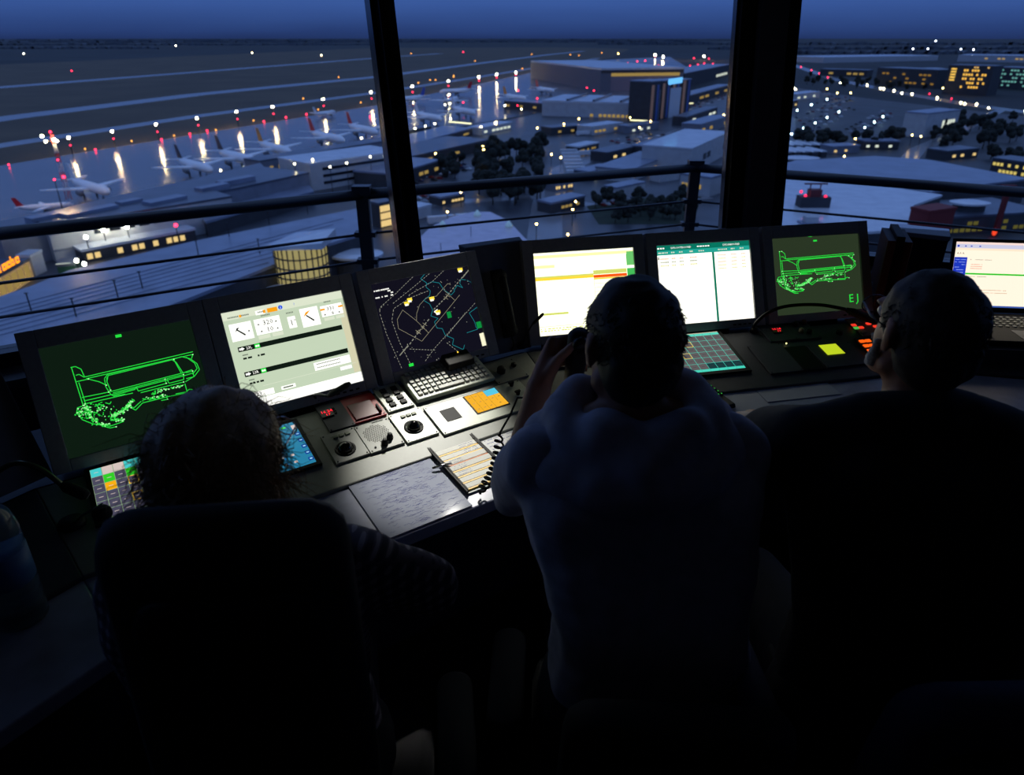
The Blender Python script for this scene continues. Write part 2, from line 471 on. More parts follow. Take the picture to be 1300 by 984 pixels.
# airfield map in units of its own box (0..1)
def airfield(b, bx, k, bg, seed, heavy):
    screen_base(b, bg)
    x0, y0, x1, y1 = bx; rr = random.Random(seed)
    d = Draw(lambda x, y: (x0 + (x - 300) / 690 * (x1 - x0) , y0 + (740 - y) / 440 * (y1 - y0)))
    # the traced map is sheared by the view of the photograph: its own axes are level
    sh = d.c; d.c = lambda x, y: sh(x, y + (x - 640) * .0)
    L = lambda pts, w=.0016, m=GRN: d.line(m, pts, w * heavy * 1.15)
    for pts in MAP: L(pts)
    for a, c, n, sz in CLUST:
        for _ in range(int(n * 1.5)):
            t = rr.random(); x = a[0] + (c[0] - a[0]) * t + rr.gauss(0, sz); y = a[1] + (c[1] - a[1]) * t + rr.gauss(0, sz * .7)
            w = rr.uniform(3, 11); h = rr.uniform(3, 8); d.rect(rr.choice((GRN, GRN, GRNW)), (x, y), (x + w, y + h), 3)
    for _ in range(26):
        pts = rr.choice(MAP); a = rr.choice(pts); d.rect(GRNW, (a[0] - 3, a[1] - 3), (a[0] + 4, a[1] + 3), 3)
    d.rect(GRN, (590, 232 + 60 * 0 - 20), (622, 228), 3)
    return d


# (levelled: the photographed slope of about -0.215 is taken out)
_raw = [[(385, 440), (975, 303)], [(390, 450), (975, 318)], [(335, 385), (340, 600)], [(350, 470), (354, 600)], [(330, 385), (355, 380), (378, 395), (385, 440)], [(345, 430), (362, 424), (383, 442)],
        [(340, 465), (400, 452), (450, 470), (478, 490)], [(345, 555), (480, 530), (890, 430), (945, 412)], [(350, 575), (490, 545), (900, 445), (950, 430)], [(478, 455), (474, 500), (488, 545)], [(492, 445), (486, 470), (492, 520)],
        [(486, 470), (500, 435), (850, 350), (868, 365), (890, 430)], [(478, 452), (500, 428), (840, 348)], [(850, 350), (905, 332), (950, 345), (980, 375), (985, 412), (950, 450), (890, 484)], [(860, 348), (880, 430)], [(930, 335), (968, 372), (974, 405), (940, 440)],
        [(970, 320), (958, 345)], [(500, 550), (615, 520), (625, 505), (500, 535)], [(625, 505), (785, 465), (785, 490), (630, 530), (625, 505)], [(795, 462), (890, 440), (885, 470), (800, 490), (795, 462)], [(640, 540), (880, 485)],
        [(350, 592), (430, 575), (600, 540)], [(570, 625), (590, 640), (635, 600), (770, 570), (885, 550), (885, 495)], [(560, 615), (585, 626), (630, 590)], [(820, 555), (880, 545), (900, 530), (918, 532)], [(735, 590), (770, 585), (768, 570)],
        [(300, 640), (310, 612), (345, 600)], [(300, 640), (318, 680), (360, 705), (440, 725), (515, 702), (510, 680)], [(360, 600), (365, 700)], [(405, 600), (430, 600), (415, 630), (405, 600)], [(450, 590), (470, 598), (480, 585)], [(400, 720), (440, 735), (470, 730)],
        [(490, 545), (500, 555), (560, 545)], [(905, 430), (945, 420), (945, 455), (900, 465)]]
_s = lambda p: (p[0], p[1] + (p[0] - 640) * .215 + 20)
MAP = [[_s(p) for p in q] for q in _raw]
CLUST = [(_s(a), _s(c), n, z) for a, c, n, z in (((640, 580), (760, 560), 26, 6), ((700, 545), (780, 520), 26, 7), ((800, 520), (870, 500), 14, 5), ((460, 665), (520, 640), 60, 7), ((520, 640), (590, 578), 60, 7),
         ((305, 625), (345, 660), 34, 12), ((345, 600), (380, 700), 40, 9), ((360, 705), (440, 715), 24, 5), ((440, 690), (515, 690), 26, 6), ((390, 590), (450, 660), 24, 22))]
b0 = SCRN[0]; c0 = crop(0, 370, 3.937)
d = airfield(b0, (.04, .036, .332, .232), 1, scr_mat('screen_green_black', (13, 27, 17)), 3, 1.0); d.build('display', b0.root)
b5 = SCRN[5]
d = airfield(b5, (.012, .065, .342, .25), 1, scr_mat('screen_olive_grey', (42, 54, 36)), 4, 1.15)
d.text(GRN, 'E J', (.30, .028), .042, raw=True); d.raw(GRN, .17, .262, .185, .268, 3); d.build('display', b5.root)
# runway and wind page
b = SCRN[1]; k = crop(270, 360, 6.152); cv = lambda x, y: b.loc(*k(x, y))
screen_base(b, scr_mat('screen_pale_green', (198, 214, 186), 1.0)); d = Draw(cv)
WHT, PALE, INK, ORG, BLU, LIME, GRYT = glow((252, 252, 244), 1.25), glow((222, 230, 206)), glow((16, 26, 20)), glow((255, 165, 20), 1), glow((40, 90, 230)), glow((40, 225, 70)), glow((120, 130, 115))
w, h = b.w_, b.h_
d.raw(PALE, 0, h - .022, w, h, 1); d.raw(WHT, 0, 0, w, .028, 1); d.raw(glow((214, 210, 176)), w - .02, .03, w, h * .85, 1)
for a, e in (((118, 320), (238, 395)), ((285, 290), (470, 330)), ((690, 185), (800, 275)), ((845, 150), (1015, 200))): pass
d.raw(WHT, .012, h - .082, .07, h - .034, 2); d.raw(WHT, .078, h - .078, .148, h - .034, 2); d.raw(WHT, .168, h - .078, .19, h - .045, 2)
d.raw(WHT, .206, h - .084, .258, h - .03, 2); d.raw(WHT, .266, h - .066, .33, h - .034, 2)
d.raw(PALE, .08, h - .09, .112, h - .08, 3); d.raw(PALE, .118, h - .09, .148, h - .08, 3); d.raw(PALE, .27, h - .078, .3, h - .069, 3); d.raw(PALE, .305, h - .078, .33, h - .069, 3)
d.text(INK, '320', (.10, h - .053), .019, raw=True); d.text(INK, '10', (.106, h - .073), .019, raw=True)
d.text(INK, '1\u00b0', (.172, h - .07), .022, raw=True); d.text(INK, '330', (.283, h - .05), .016, raw=True); d.text(INK, '8', (.295, h - .064), .014, raw=True)
for x, y, s_ in ((.088, .049, 1), (.136, .049, -1), (.092, .069, 1), (.136, .069, -1), (.275, .06, 1), (.318, .06, -1), (.06, .06, -1)):
    d.poly(INK, [], 3) if 0 else d.mb.add([], [])
    d.col(INK); d.mb.poly([(x - .003, h - y - .002, .0016), (x + .003, h - y - .002, .0016), (x, h - y + .003, .0016)])
for x, m_ in ((.04, INK), (.232, INK)):
    d.col(m_); d.mb.poly([(x - .012, h - .052, .0016), (x - .010, h - .049, .0016), (x + .010, h - .068, .0016), (x + .007, h - .071, .0016)])
d.col(INK); d.mb.poly([(.024, h - .058, .0016), (.03, h - .047, .0016), (.038, h - .046, .0016), (.032, h - .051, .0016)])
d.col(ORG); d.mb.poly([(.213, h - .054, .0016), (.222, h - .042, .0016), (.236, h - .038, .0016), (.226, h - .047, .0016)])
d.raw(ORG, .264, h - .047, .278, h - .042, 4); d.raw(ORG, .318, h - .047, .332, h - .042, 4)
d.raw(ORG, .12, h - .022, .148, h - .010, 3); d.raw(WHT, .088, h - .023, .113, h - .011, 3); d.raw(ORG, .044, h - .02, .05, h - .013, 3); d.raw(ORG, .108, h - .021, .115, h - .012, 4)
d.col(BLU); d.mb.lathe([(.006, .0012), (.006, .0014)], 12, (.157, h - .014, 0)); d.text(WHT, 'i', (.1555, h - .018), .012, 5, raw=True); d.text(BLU, '?', (.194, h - .017), .012, raw=True)
d.scribble(GRYT, (0, 0), (0, 0), 0, .002)
for (x0, x1, y) in ((.014, .04, .018), (.05, .07, .018), (.094, .11, .018), (.10, .124, .029), (.168, .186, .036), (.28, .3, .026)):
    d.col(GRYT); xx = x0
    while xx < x1: d.mb.poly([(xx, h - y, .0016), (xx + .003, h - y, .0016), (xx + .003, h - y + .004, .0016), (xx, h - y + .004, .0016)]); xx += .0042
for n, y in ((0, h - .112), (1, h - .182)):
    d.raw(INK, .02, y, .315, y + .0135, 2)
    d.col(WHT); d.mb.poly([(.023, y + .004, .0014), (.03, y + .004, .0014), (.03, y + .002, .0014), (.037, y + .007, .0014), (.03, y + .012, .0014), (.03, y + .0095, .0014), (.023, y + .0095, .0014)])
    d.text(WHT, ('23L', '23R')[n], (.041, y + .0035), .0105, 4, raw=True); d.raw(LIME, .064, y + .0005, .078, y + .013, 3); d.raw(WHT, .066, y + .004, .0705, y + .009, 5); d.raw(WHT, .0715, y + .004, .076, y + .009, 5)
    d.c = lambda x, y: (x, y); d.scribble(INK, (.027, y - .026), ((.085, .065)[n], y - .014), 1, .005, 3, .85, n + 50); d.c = cv; d.raw(GRYT, .027, y - .012, .042, y - .009, 3)
d.raw(WHT, .208, .062, .316, .085, 2); d.col(GRYT)
for yy in (.078, .068):
    for q in range(14): d.mb.poly([(.216 + q * .005, yy, .0016), (.2195 + q * .005, yy, .0016), (.2195 + q * .005, yy + .003, .0016), (.216 + q * .005, yy + .003, .0016)])
d.raw(WHT, .28, .045, .315, .055, 2); d.raw(WHT, .015, .03, .085, .046, 2); d.text(INK, '1023', (.02, .033), .016, raw=True); d.raw(WHT, .105, .033, .145, .043, 2); d.raw(GRYT, .11, .036, .138, .040, 3)
d.raw(PALE, .06, .057, .33, .0582, 2); d.build('display', b.root)
# radar map
b = SCRN[2]; k = crop(460, 325, 6.561); d = Draw(lambda x, y: b.loc(*k(x, y)))
screen_base(b, scr_mat('screen_night_blue', (17, 16, 28)))
TAN, TEAL, DIM, YEL, SGRN = glow((150, 144, 120)), glow((24, 120, 130)), glow((130, 130, 118)), glow((255, 222, 60), 1.1), glow((14, 140, 62))
w, h = b.w_, b.h_
for pts in ([(335, 450), (290, 530), (300, 605), (495, 710), (810, 325)], [(335, 450), (450, 540), (550, 640), (470, 560)], [(450, 540), (452, 480), (475, 410), (530, 350), (615, 335), (710, 230), (735, 240)], [(680, 285), (770, 370)], [(290, 190), (885, 50)], [(80, 310), (235, 965)]): d.line(TAN, pts, .0011)
for pts in ([(890, 110), (800, 215), (690, 350), (590, 450)], [(310, 830), (390, 740), (470, 630), (560, 520)]): d.line(DIM, pts, .0032, 2, .011 if pts[0][0] > 800 else .013)
d.line(DIM, [(310, 830), (380, 745)], .003); d.line(DIM, [(895, 105), (835, 180)], .003)
for pts in ([(520, 150), (485, 190), (535, 225), (530, 260), (565, 290), (560, 330)], [(530, 240), (580, 215), (640, 225), (680, 285), (740, 325), (770, 290)], [(560, 330), (510, 370), (560, 400), (585, 450), (570, 500), (630, 520), (600, 550), (620, 600), (665, 605), (690, 660), (760, 690), (750, 740), (840, 780), (850, 740)],
            [(860, 200), (820, 195), (810, 230), (835, 265), (790, 245), (760, 290)], [(965, 420), (890, 475), (935, 550), (945, 590), (960, 610), (870, 640)], [(800, 85), (795, 110)]): d.line(TEAL, pts, .0017)
d.line(TEAL, [(870, 200), (920, 230)], .0016, 2, .004)
DASH = glow((165, 165, 150), .9)
for pts in ([(440, 155), (265, 325), (145, 430), (145, 480), (200, 650), (330, 940)], [(550, 290), (395, 350), (260, 440), (245, 540), (310, 720), (400, 900)], [(695, 105), (580, 215), (380, 330)], [(560, 145), (430, 255), (250, 400)], [(940, 390), (760, 590), (600, 770), (520, 880)], [(390, 775), (610, 785)], [(700, 720), (800, 800)], [(860, 470), (700, 670)]): d.line(DASH, pts, .0013, 2, .0095)
rr = random.Random(9)
for _ in range(70): x, y = rr.uniform(120, 960), rr.uniform(150, 880); d.rect(DASH, (x, y), (x + rr.uniform(3, 8), y + rr.uniform(3, 6))) if b.loc(*k(x, y))[0] > .01 and b.loc(*k(x, y))[0] < w - .01 else None
for x, y in ((710, 330), (695, 350), (520, 570), (505, 600), (470, 640), (460, 630)): d.line(TAN, [(x - 18, y - 12), (x + 18, y + 12)], .0012); d.line(TAN, [(x - 12, y + 12), (x + 12, y - 14)], .0012)
for x, y in ((790, 105), (370, 355), (345, 385), (555, 345), (605, 458)): d.rect(YEL, (x, y), (x + 46, y + 17), 3); d.rect(WHT, (x + 8, y + 17), (x + 40, y + 28), 3)
d.line(WHT, [(625, 445), (597, 465), (625, 482)], .0025, 4)
d.rect(SGRN, (700, 468), (745, 512), 2); d.rect(SGRN, (945, 552), (1005, 594), 2); d.rect(LIME, (385, 900), (428, 914), 3)
d.poly(glow((255, 250, 214), 1.0), [b_ for b_ in ((972, 648), (1018, 634), (1046, 740), (998, 752))], 4)
for r_, (x, wd) in enumerate(((0, .012), (.006, .03))): pass
d.col(WHT)
for y, spans in ((.0, ((0, .003), (.006, .02), (.022, .05))), (-.0065, ((.043, .052),)), (-.013, ((.052, .06),)), (-.021, ((0, .013), (.02, .024), (.03, .04), (.05, .058)))):
    for x0, x1 in spans:
        x = x0
        while x < x1: d.mb.poly([(.006 + x, h - .024 + y, .0014), (.006 + x + .0014, h - .024 + y, .0014), (.006 + x + .0014, h - .024 + y + .0042, .0014), (.006 + x, h - .024 + y + .0042, .0014)]); x += .002
d.build('display', b.root)
# glaring yellow-white list
b = SCRN[3]; k = crop(620, 280, 3.421); d = Draw(lambda x, y: b.loc(*k(x, y))); w, h = b.w_, b.h_
screen_base(b, scr_mat('screen_cream_white', (255, 255, 226), 1.5))
LY, OL, RD, MG, YG = glow((246, 246, 170), 1.2), glow((255, 214, 60), 1.1), glow((255, 90, 20), 1), glow((110, 200, 110), 1), glow((206, 214, 110), 1.1)
d.raw(LY, 0, h - .018, w, h - .008, 1); d.raw(LY, 0, h - .052, w * .2, h - .042, 1); d.raw(YG, 0, h - .085, w * .58, h - .08, 2); d.raw(OL, 0, h - .094, w * .58, h - .085, 2)
d.raw(MG, w * .925, h - .06, w, h - .02, 2); d.raw(glow((70, 190, 90)), w * .925, h - .118, w, h - .07, 2); d.raw(MG, w * .93, h - .022, w, h - .012, 3)
d.raw(YG, w * .58, h - .084, w * .92, h - .07, 2); d.raw(RD, w * .58, h - .096, w * .92, h - .086, 3); d.raw(OL, w * .58, h - .102, w * .92, h - .0965, 3)
d.raw(YG, w * .58, h - .26, w * .583, h - .1, 2)
for q in range(9): d.raw(YG, w * .585, h - .116 - q * .014, w * .9, h - .1148 - q * .014, 2)
d.raw(YG, w * .02, .069, w * .3, .076, 2); d.raw(YG, 0, .03, w, .0312, 2)
d.mb.mi = d.mats.index(YG) if YG in d.mats else 0
for yy in (.014, .021):
    x = .005
    while x < w - .01: d.raw(YG, x, yy, x + rr.uniform(.004, .012), yy + .0035, 2); x += rr.uniform(.009, .016)
d.build('display', b.root)
# white list under a teal heading
b = SCRN[4]; d = Draw(); w, h = b.w_, b.h_
screen_base(b, scr_mat('screen_warm_white', (255, 254, 238), 1.5))
TL, TD, RED, OLV = glow((36, 164, 148), 1), glow((8, 116, 96), 1), glow((236, 140, 120), 1.1), glow((196, 190, 120), 1.1)
d.raw(TD, 0, h - .018, w, h, 1); d.raw(TL, 0, h - .034, w, h - .018, 1); d.raw(TD, w * .588, 0, w * .612, h - .034, 2)
d.scribble(WHT, (.004, h - .014), (.03, h - .006), 1, .005, 3, 1, 60); d.text(WHT, 'DFS-OUTBOUND', (.055, h - .0135), .010, raw=True); d.scribble(WHT, (.155, h - .014), (.205, h - .006), 1, .004, 3, .9, 61); d.text(WHT, 'DFS-INBOUND', (.255, h - .0135), .010, raw=True)
for x, x_ in ((.006, .042), (.055, .07), (.085, .1), (.125, .14), (.16, .18), (.235, .27), (.285, .3), (.32, .335)): d.scribble(PALE, (x, h - .030), (x_, h - .022), 1, .0045, 3, 1, int(x * 1000))
d.raw(INK, .004, h - .05, .008, h - .04, 3)
for q, m_ in enumerate((RED, GRYT, OLV)):
    for x0, x1 in ((.012, .04), (.055, .07), (.085, .1), (.125, .15)):
        x = x0
        while x < x1: d.raw(m_, x, h - .05 - q * .012, x + .0035, h - .0445 - q * .012, 3); x += .0055
for q, m_ in enumerate((RED, OLV, RED, OLV, OLV)):
    for x0, x1 in ((.232, .262), (.285, .305), (.325, .34)):
        x = x0
        while x < x1: d.raw(m_, x, h - .048 - q * .012, x + .0035, h - .0435 - q * .012, 3); x += .0055
d.build('display', b.root)
p_ = PLAN[3]; o_ = out(3); s_ = V((o_.y, -o_.x))
MB().hexa([(*(p_ + s_ * a + o_ * b), SILL) for a, b in ((-.14, -.16), (.14, -.16), (.14, .02), (-.14, .02))], [(*(p_ + s_ * a + o_ * b), .965) for a, b in ((-.14, -.16), (.14, -.16), (.14, .02), (-.14, .02))]).build('foot_block', PILLARM, bpy.data.objects['trim_3'])
# ------------------------------------------------------------------ the airport below
def wet(name, col, rough, noise=.12, ns=.02, coat=0.0): return mat(name, col, rough, noise=noise, nscale=ns, spec=.6, coat=coat)


GRASS = mat('winter_grass', (74, 64, 50), .9, noise=.25, nscale=.01)
FIELD = mat('dark_farmland', (34, 40, 44), .95, noise=.45, nscale=.003)
ASPH = wet('wet_asphalt', (96, 92, 96), .2, .15, .03)
RUNW = wet('wet_runway_concrete', (120, 120, 124), .22, .1, .02)
TARM = wet('city_asphalt', (58, 62, 70), .42, .4, .05)
LANDM = mat('damp_asphalt', (46, 50, 56), .6, noise=.45, nscale=.04)
PALEW, PALER = mat('pale_facade', (170, 172, 176), .7, noise=.1, nscale=.2), wet('wet_pale_roof', (196, 200, 208), .25, .1, .15, .3)
DARKR, DARKW = wet('wet_dark_roof', (72, 78, 92), .3, .25, .1), mat('dark_facade', (50, 52, 58), .7, noise=.2, nscale=.2)
BLUER = wet('wet_blue_grey_roof', (118, 126, 146), .28, .2, .12)
BANDM = mat('dark_window_band', (24, 28, 36), .2)
WARM, WARM2, COOL, TEALL = glow((255, 214, 140), 1.0), glow((214, 176, 100), .55), glow((236, 240, 220), 1.0), glow((120, 200, 190), .6)
tag(MB().poly([(-30000, -3000, ZG), (30000, -3000, ZG), (30000, 58000, ZG), (-30000, 58000, ZG)]).build('ground', FIELD), kind='structure')


def slab(name, pts, m, z, label=None, cat=None, kind=None):
    P = [G(x, y) for x, y in pts]; P = [V((p.x, p.y)) for p in P]
    if sum(P[i].x * P[(i + 1) % len(P)].y - P[(i + 1) % len(P)].x * P[i].y for i in range(len(P))) < 0: P.reverse()
    o = MB().prism(P, ZG - .5, ZG + z).build(name, m); return tag(o, label, cat, kind=kind)


def ribbon(name, pts, w, m, z, kind='structure'):
    P = [G(x, y).xy for x, y in pts]; mb = MB(); l, r = [], []
    for i, p in enumerate(P):
        d = (P[min(i + 1, len(P) - 1)] - P[max(0, i - 1)]).normalized(); n = V((-d.y, d.x)) * w / 2; l.append(p + n); r.append(p - n)
    for i in range(len(P) - 1): mb.hexa([(*r[i], ZG - .5), (*r[i + 1], ZG - .5), (*l[i + 1], ZG - .5), (*l[i], ZG - .5)], [(*r[i], ZG + z), (*r[i + 1], ZG + z), (*l[i + 1], ZG + z), (*l[i], ZG + z)])
    return tag(mb.build(name, m), kind=kind)


slab('ground_airfield_grass', [(-500, 250), (-300, 120), (0, 82), (470, 61), (700, 60), (800, 62), (780, 72), (640, 102), (480, 134), (0, 211), (-300, 260)], GRASS, .05, kind='structure')
slab('ground_apron', [(-400, 275), (0, 210.5), (200, 178.5), (480, 133.5), (620, 104), (700, 87), (770, 76), (850, 72), (880, 90), (800, 125), (700, 140), (560, 165), (500, 185), (330, 220), (140, 262), (0, 315), (-300, 420)], ASPH, .1, kind='structure')
slab('ground_terminal_forecourt', [(-200, 440), (0, 315), (140, 262), (500, 185), (700, 140), (930, 118), (1010, 150), (1010, 200), (960, 330), (700, 480), (0, 700)], TARM, .08, kind='structure')
slab('ground_landside', [(960, 340), (985, 150), (1000, 110), (1100, 125), (1320, 150), (1400, 330)], LANDM, .06, kind='structure')
ribbon('runway_far', [(-350, 139), (0, 111), (480, 73.5), (560, 68)], 45, RUNW, .14)
ribbon('runway', [(-350, 205), (0, 151), (250, 120), (480, 97.5), (620, 79), (700, 69), (740, 65)], 42, RUNW, .14)
ribbon('taxiway', [(-350, 245), (0, 185), (250, 147.5), (480, 117.5), (600, 99), (690, 84.5), (760, 74)], 24, RUNW, .14)
# woods near the horizon, too far to count
for i, (y, x0, x1, hh) in enumerate(((51.5, -300, 1000, 45), (54, -100, 900, 36), (57.5, -300, 470, 26), (57, 760, 1500, 34), (63, 900, 1500, 26), (69, 930, 1400, 20), (62, -300, 200, 18))):
    mb = MB(); rr = random.Random(i); n = 90; prev = None
    for k in range(n + 1):
        p = G(x0 + (x1 - x0) * k / n, y + rr.uniform(-.3, .3)); hgt = hh * rr.uniform(.5, 1); cur = [(p.x, p.y, ZG), (p.x, p.y, ZG + hgt), (p.x, p.y + hgt * 2.5, ZG + hgt * .9), (p.x, p.y + hgt * 3, ZG)]
        if prev: mb.add(prev + cur, [(0, 4, 5, 1), (1, 5, 6, 2), (2, 6, 7, 3)])
        prev = cur
    tag(mb.build('woodland', mat('dark_woods', (84, 92, 104), .95, noise=.3, nscale=.02)), 'dark band of woods ' + ['along the horizon', 'just before the horizon behind the lit apron', 'beyond the far runway on the water bottle side', 'beyond the motorway under the horizon', 'behind the lit office blocks', 'between motorway and office blocks', 'on the fields beyond the far runway'][i], 'woods', kind='stuff')


def bld(name, label, cat, P, h, wall, roof, z=ZG, group=None, ov=.4, rh=1.0):
    P = [V(p[:2]) for p in P]
    if sum(P[i].x * P[(i + 1) % len(P)].y - P[(i + 1) % len(P)].x * P[i].y for i in range(len(P))) < 0: P.reverse()
    t = thing(name, label, cat, Matrix.Translation((*P[0], z)), group); Q = [p - P[0] for p in P]; c = sum(Q, V((0, 0))) / len(Q)
    MB().prism(Q, 0, h).build('walls', wall, t)
    R_ = [q + (q - c).normalized() * ov for q in Q]; MB().prism(R_, h, h + rh).build('roof', roof, t)
    t['h'] = h; return t, Q


def roofpx(name, label, cat, pts, h, wall, roof, **k):    # roof outline given in the photograph, at roof height
    return bld(name, label, cat, [G(x, y, h) for x, y in pts], h, wall, roof, **k)


def front(name, label, cat, a, b, depth, h, wall, roof, **k):   # foot of the front wall given in the photograph
    A, B = G(*a).xy, G(*b).xy; d = (B - A).normalized(); n = V((-d.y, d.x))
    if n.dot(A + B) < 0: n = -n
    return bld(name, label, cat, [A, B, B + n * depth, A + n * depth], h, wall, roof, **k)


def bands(t, Q, i, j, zs, th, m, a=.03, b=.97, name='window_band', n=1, fill=1.0, seed=0, stuff=False):
    """glazed bands or rows of windows standing proud of the wall between corners i and j"""
    p, q = Q[i], Q[j]; d = (q - p); L = d.length; d.normalize(); nn = V((d.y, -d.x)); c = sum(Q, V((0, 0))) / len(Q)
    if nn.dot((p + q) / 2 - c) < 0: nn = -nn
    mb = MB(); rr = random.Random(seed)
    for z in zs:
        for k in range(n):
            if rr.random() > fill: continue
            s0 = L * (a + (b - a) * (k + (.15 if n > 1 else 0)) / n); s1 = L * (a + (b - a) * (k + (.85 if n > 1 else 1)) / n)
            u, v_ = p + d * s0 - nn * .1, p + d * s1 - nn * .1; w_, x_ = v_ + nn * .35, u + nn * .35
            mb.prism([u, v_, w_, x_] if (v_ - u).cross(w_ - v_) > 0 else [x_, w_, v_, u], z, z + th)
    if mb.v:
        o = mb.build(name, m, t)
        if n > 1 or len(zs) > 1: o['kind'] = 'stuff'
        return o


# terminal on the left
t, Q = roofpx('terminal_hall', 'wide flat blue-grey roof deck spread below the railing at the water bottle end', 'building', [(-140, 470), (-60, 402), (45, 366), (90, 347), (250, 309), (452, 268), (458, 300), (400, 318), (300, 358), (215, 392), (110, 440), (-40, 520)], 14, DARKW, BLUER)
o0 = t.matrix_basis.translation
for i in range(9):                                        # upstand joints across the deck
    a, b = G(-60 + i * 58, 430 - i * 15.5 - (8 if i > 4 else 0), 15), G(60 + i * 46, 462 - i * 17, 15)
LPOST = mat('lamp_post_paint', (40, 42, 46), .5, .5)
for i, (x, y) in enumerate(((40, 395), (97, 402), (181, 366), (252, 324), (291, 300), (342, 285), (391, 272), (150, 378), (330, 322))):
    p = G(x, y, 15); MB().bx(-.12, -.12, 0, .12, .12, 5).bx(-.5, -.15, 5, .5, .15, 5.2).build('deck_post', LPOST, t, mw=Matrix.Translation(p - o0))
for i in range(7):
    y0 = .16 + i * .12; a = G(-60, 402, 15).lerp(G(-140, 470, 15), y0); b = G(452, 268, 15).lerp(G(300, 358, 15), y0 * .9)
    MB().tube([a - o0 + V((0, 0, .1)), b - o0 + V((0, 0, .1))], .12, 4).build('roof_seam', BLUER, t)
t, Q = front('terminal_building', 'long white terminal facade lit by wall lamps under the handrail', 'building', (72, 333), (300, 289), 24, 14, PALEW, DARKR)
bands(t, Q, 0, 1, (8.5,), 1.8, BANDM, .2, .9, n=9, fill=.7, seed=3); bands(t, Q, 0, 1, (1.0,), 2.2, WARM2, .12, .95, n=22, fill=.8, seed=4, name='lit_window'); bands(t, Q, 0, 1, (4.2, 10.8), .8, mat('grey_ledge', (110, 116, 130), .6), .0, .3, name='ledge')
t, Q = front('entrance_canopy', 'pale blue entrance canopy along the white terminal facade', 'canopy', (108, 334), (250, 305), 9, 4.5, DARKW, PALER)
bands(t, Q, 0, 1, (1.2,), 2.2, WARM, .02, .9, n=14, fill=.75, seed=5, name='lit_window')
t, Q = front('shop_building', 'dark flat-roofed block with warm lit shopfront and orange sign', 'building', (-45, 410), (44, 354), 22, 7, mat('lit_tan_wall', (190, 150, 96), .7, emit=(210, 165, 100), strength=.3), DARKR)
bands(t, Q, 0, 1, (.8,), 5.4, WARM2, .3, .97, n=7, fill=1, seed=2, name='lit_window')
o0 = t.matrix_basis.translation; a, b = Q[0], Q[1]; dd = (b - a); L_ = dd.length; yw = math.atan2(dd.y, dd.x)
sg = thing('roof_sign', 'glowing orange lettering on the edge of the dark shop roof', 'sign', Matrix.Translation((o0.x, o0.y, ZG + 8)) @ Matrix.Rotation(yw, 4, 'Z'))
MB().bx(0, .3, 0, L_ * .9, .6, .4).build('rail', BANDM, sg)
d = Draw(z0=0); x_ = L_ * .30; og_ = glow((255, 140, 20), 2.5)
for i_, (w_, h_) in enumerate(((.9, 2.6), (.8, 3.9), (1, 2.6), (.9, 2.6), (.7, 4.0), (1, 2.6), (1, 2.6), (.8, 3.8), (1, 2.6))):   # lettering too blurred to read: blocks of letter size
    ww_ = w_ * L_ * .058; d.raw(og_, x_, .3, x_ + ww_ * .35, h_, 1); d.raw(og_, x_, .3, x_ + ww_, 1.0, 1); d.raw(og_, x_, 1.9, x_ + ww_, 2.6, 1); d.raw(og_, x_ + ww_ * .68, .3 if i_ % 2 else 1.3, x_ + ww_, 2.6, 1); x_ += L_ * .064
d.mb.build('lettering', d.mats, sg, mw=Matrix.Rotation(rad(90), 4, 'X'))
t, Q = front('kiosk', 'pale blue-white kiosk beside the orange lit shopfront', 'building', (46, 351), (60, 344), 5, 7.5, PALEW, PALER)
t, Q = front('green_shed', 'low shed with a dark green wall beside the white terminal facade', 'building', (76, 352), (98, 350), 8, 4, mat('dark_green_wall', (20, 70, 50), .6), DARKR)
bands(t, Q, 0, 1, (4.0,), 1.2, COOL, .0, .8, name='lit_fascia')
t, Q = roofpx('pier_building', 'long dark pier roof between parked jets and the white terminal facade', 'building', [(-60, 296), (60, 272), (142, 253), (240, 231), (330, 209), (335, 214), (392, 221), (300, 241), (150, 269), (0, 303)], 13, mat('grey_facade', (112, 116, 128), .6, noise=.15, nscale=.2), DARKR)
o0 = t.matrix_basis.translation
for (x, y, w_, l_) in ((60, 279, 14, 6), (115, 272, 22, 6), (165, 260, 10, 5), (210, 258, 18, 7), (270, 241, 16, 6), (300, 232, 20, 6)):
    MB().bx(-w_ / 2, -l_ / 2, 0, w_ / 2, l_ / 2, 2.2).build('roof_unit', BLUER, t, mw=Matrix.Translation(G(x, y, 14) - o0) @ Matrix.Rotation(rad(60), 4, 'Z'))
t, Q = front('gate_building', 'dark gate concourse roof reaching along the jets toward the mullion', 'building', (334, 231), (505, 199), 16, 12, MATS['grey_facade'], DARKR)
bands(t, Q, 0, 1, (6,), 2.6, WARM2, .05, .6, n=20, fill=.6, seed=8, name='lit_window')
t, Q = front('banded_block', 'white block with dark horizontal window bands and rooftop lamps before the mullion', 'building', (397, 243), (512, 223), 34, 15, PALEW, PALER)
bands(t, Q, 0, 1, (3, 7, 11), 1.6, BANDM, .12, 1, name='window_band'); bands(t, Q, 0, 3, (4,), 2, WARM2, .1, .8, name='lit_window')
t, Q = roofpx('covered_walk', 'long low canopy with teal lamps in front of the pier', 'canopy', [(252, 272), (392, 237), (398, 245), (262, 284)], 6, DARKW, BLUER)
bands(t, Q, 2, 3, (1.5,), 2.6, WARM2, .02, .98, n=24, fill=.8, seed=6, name='lit_window')
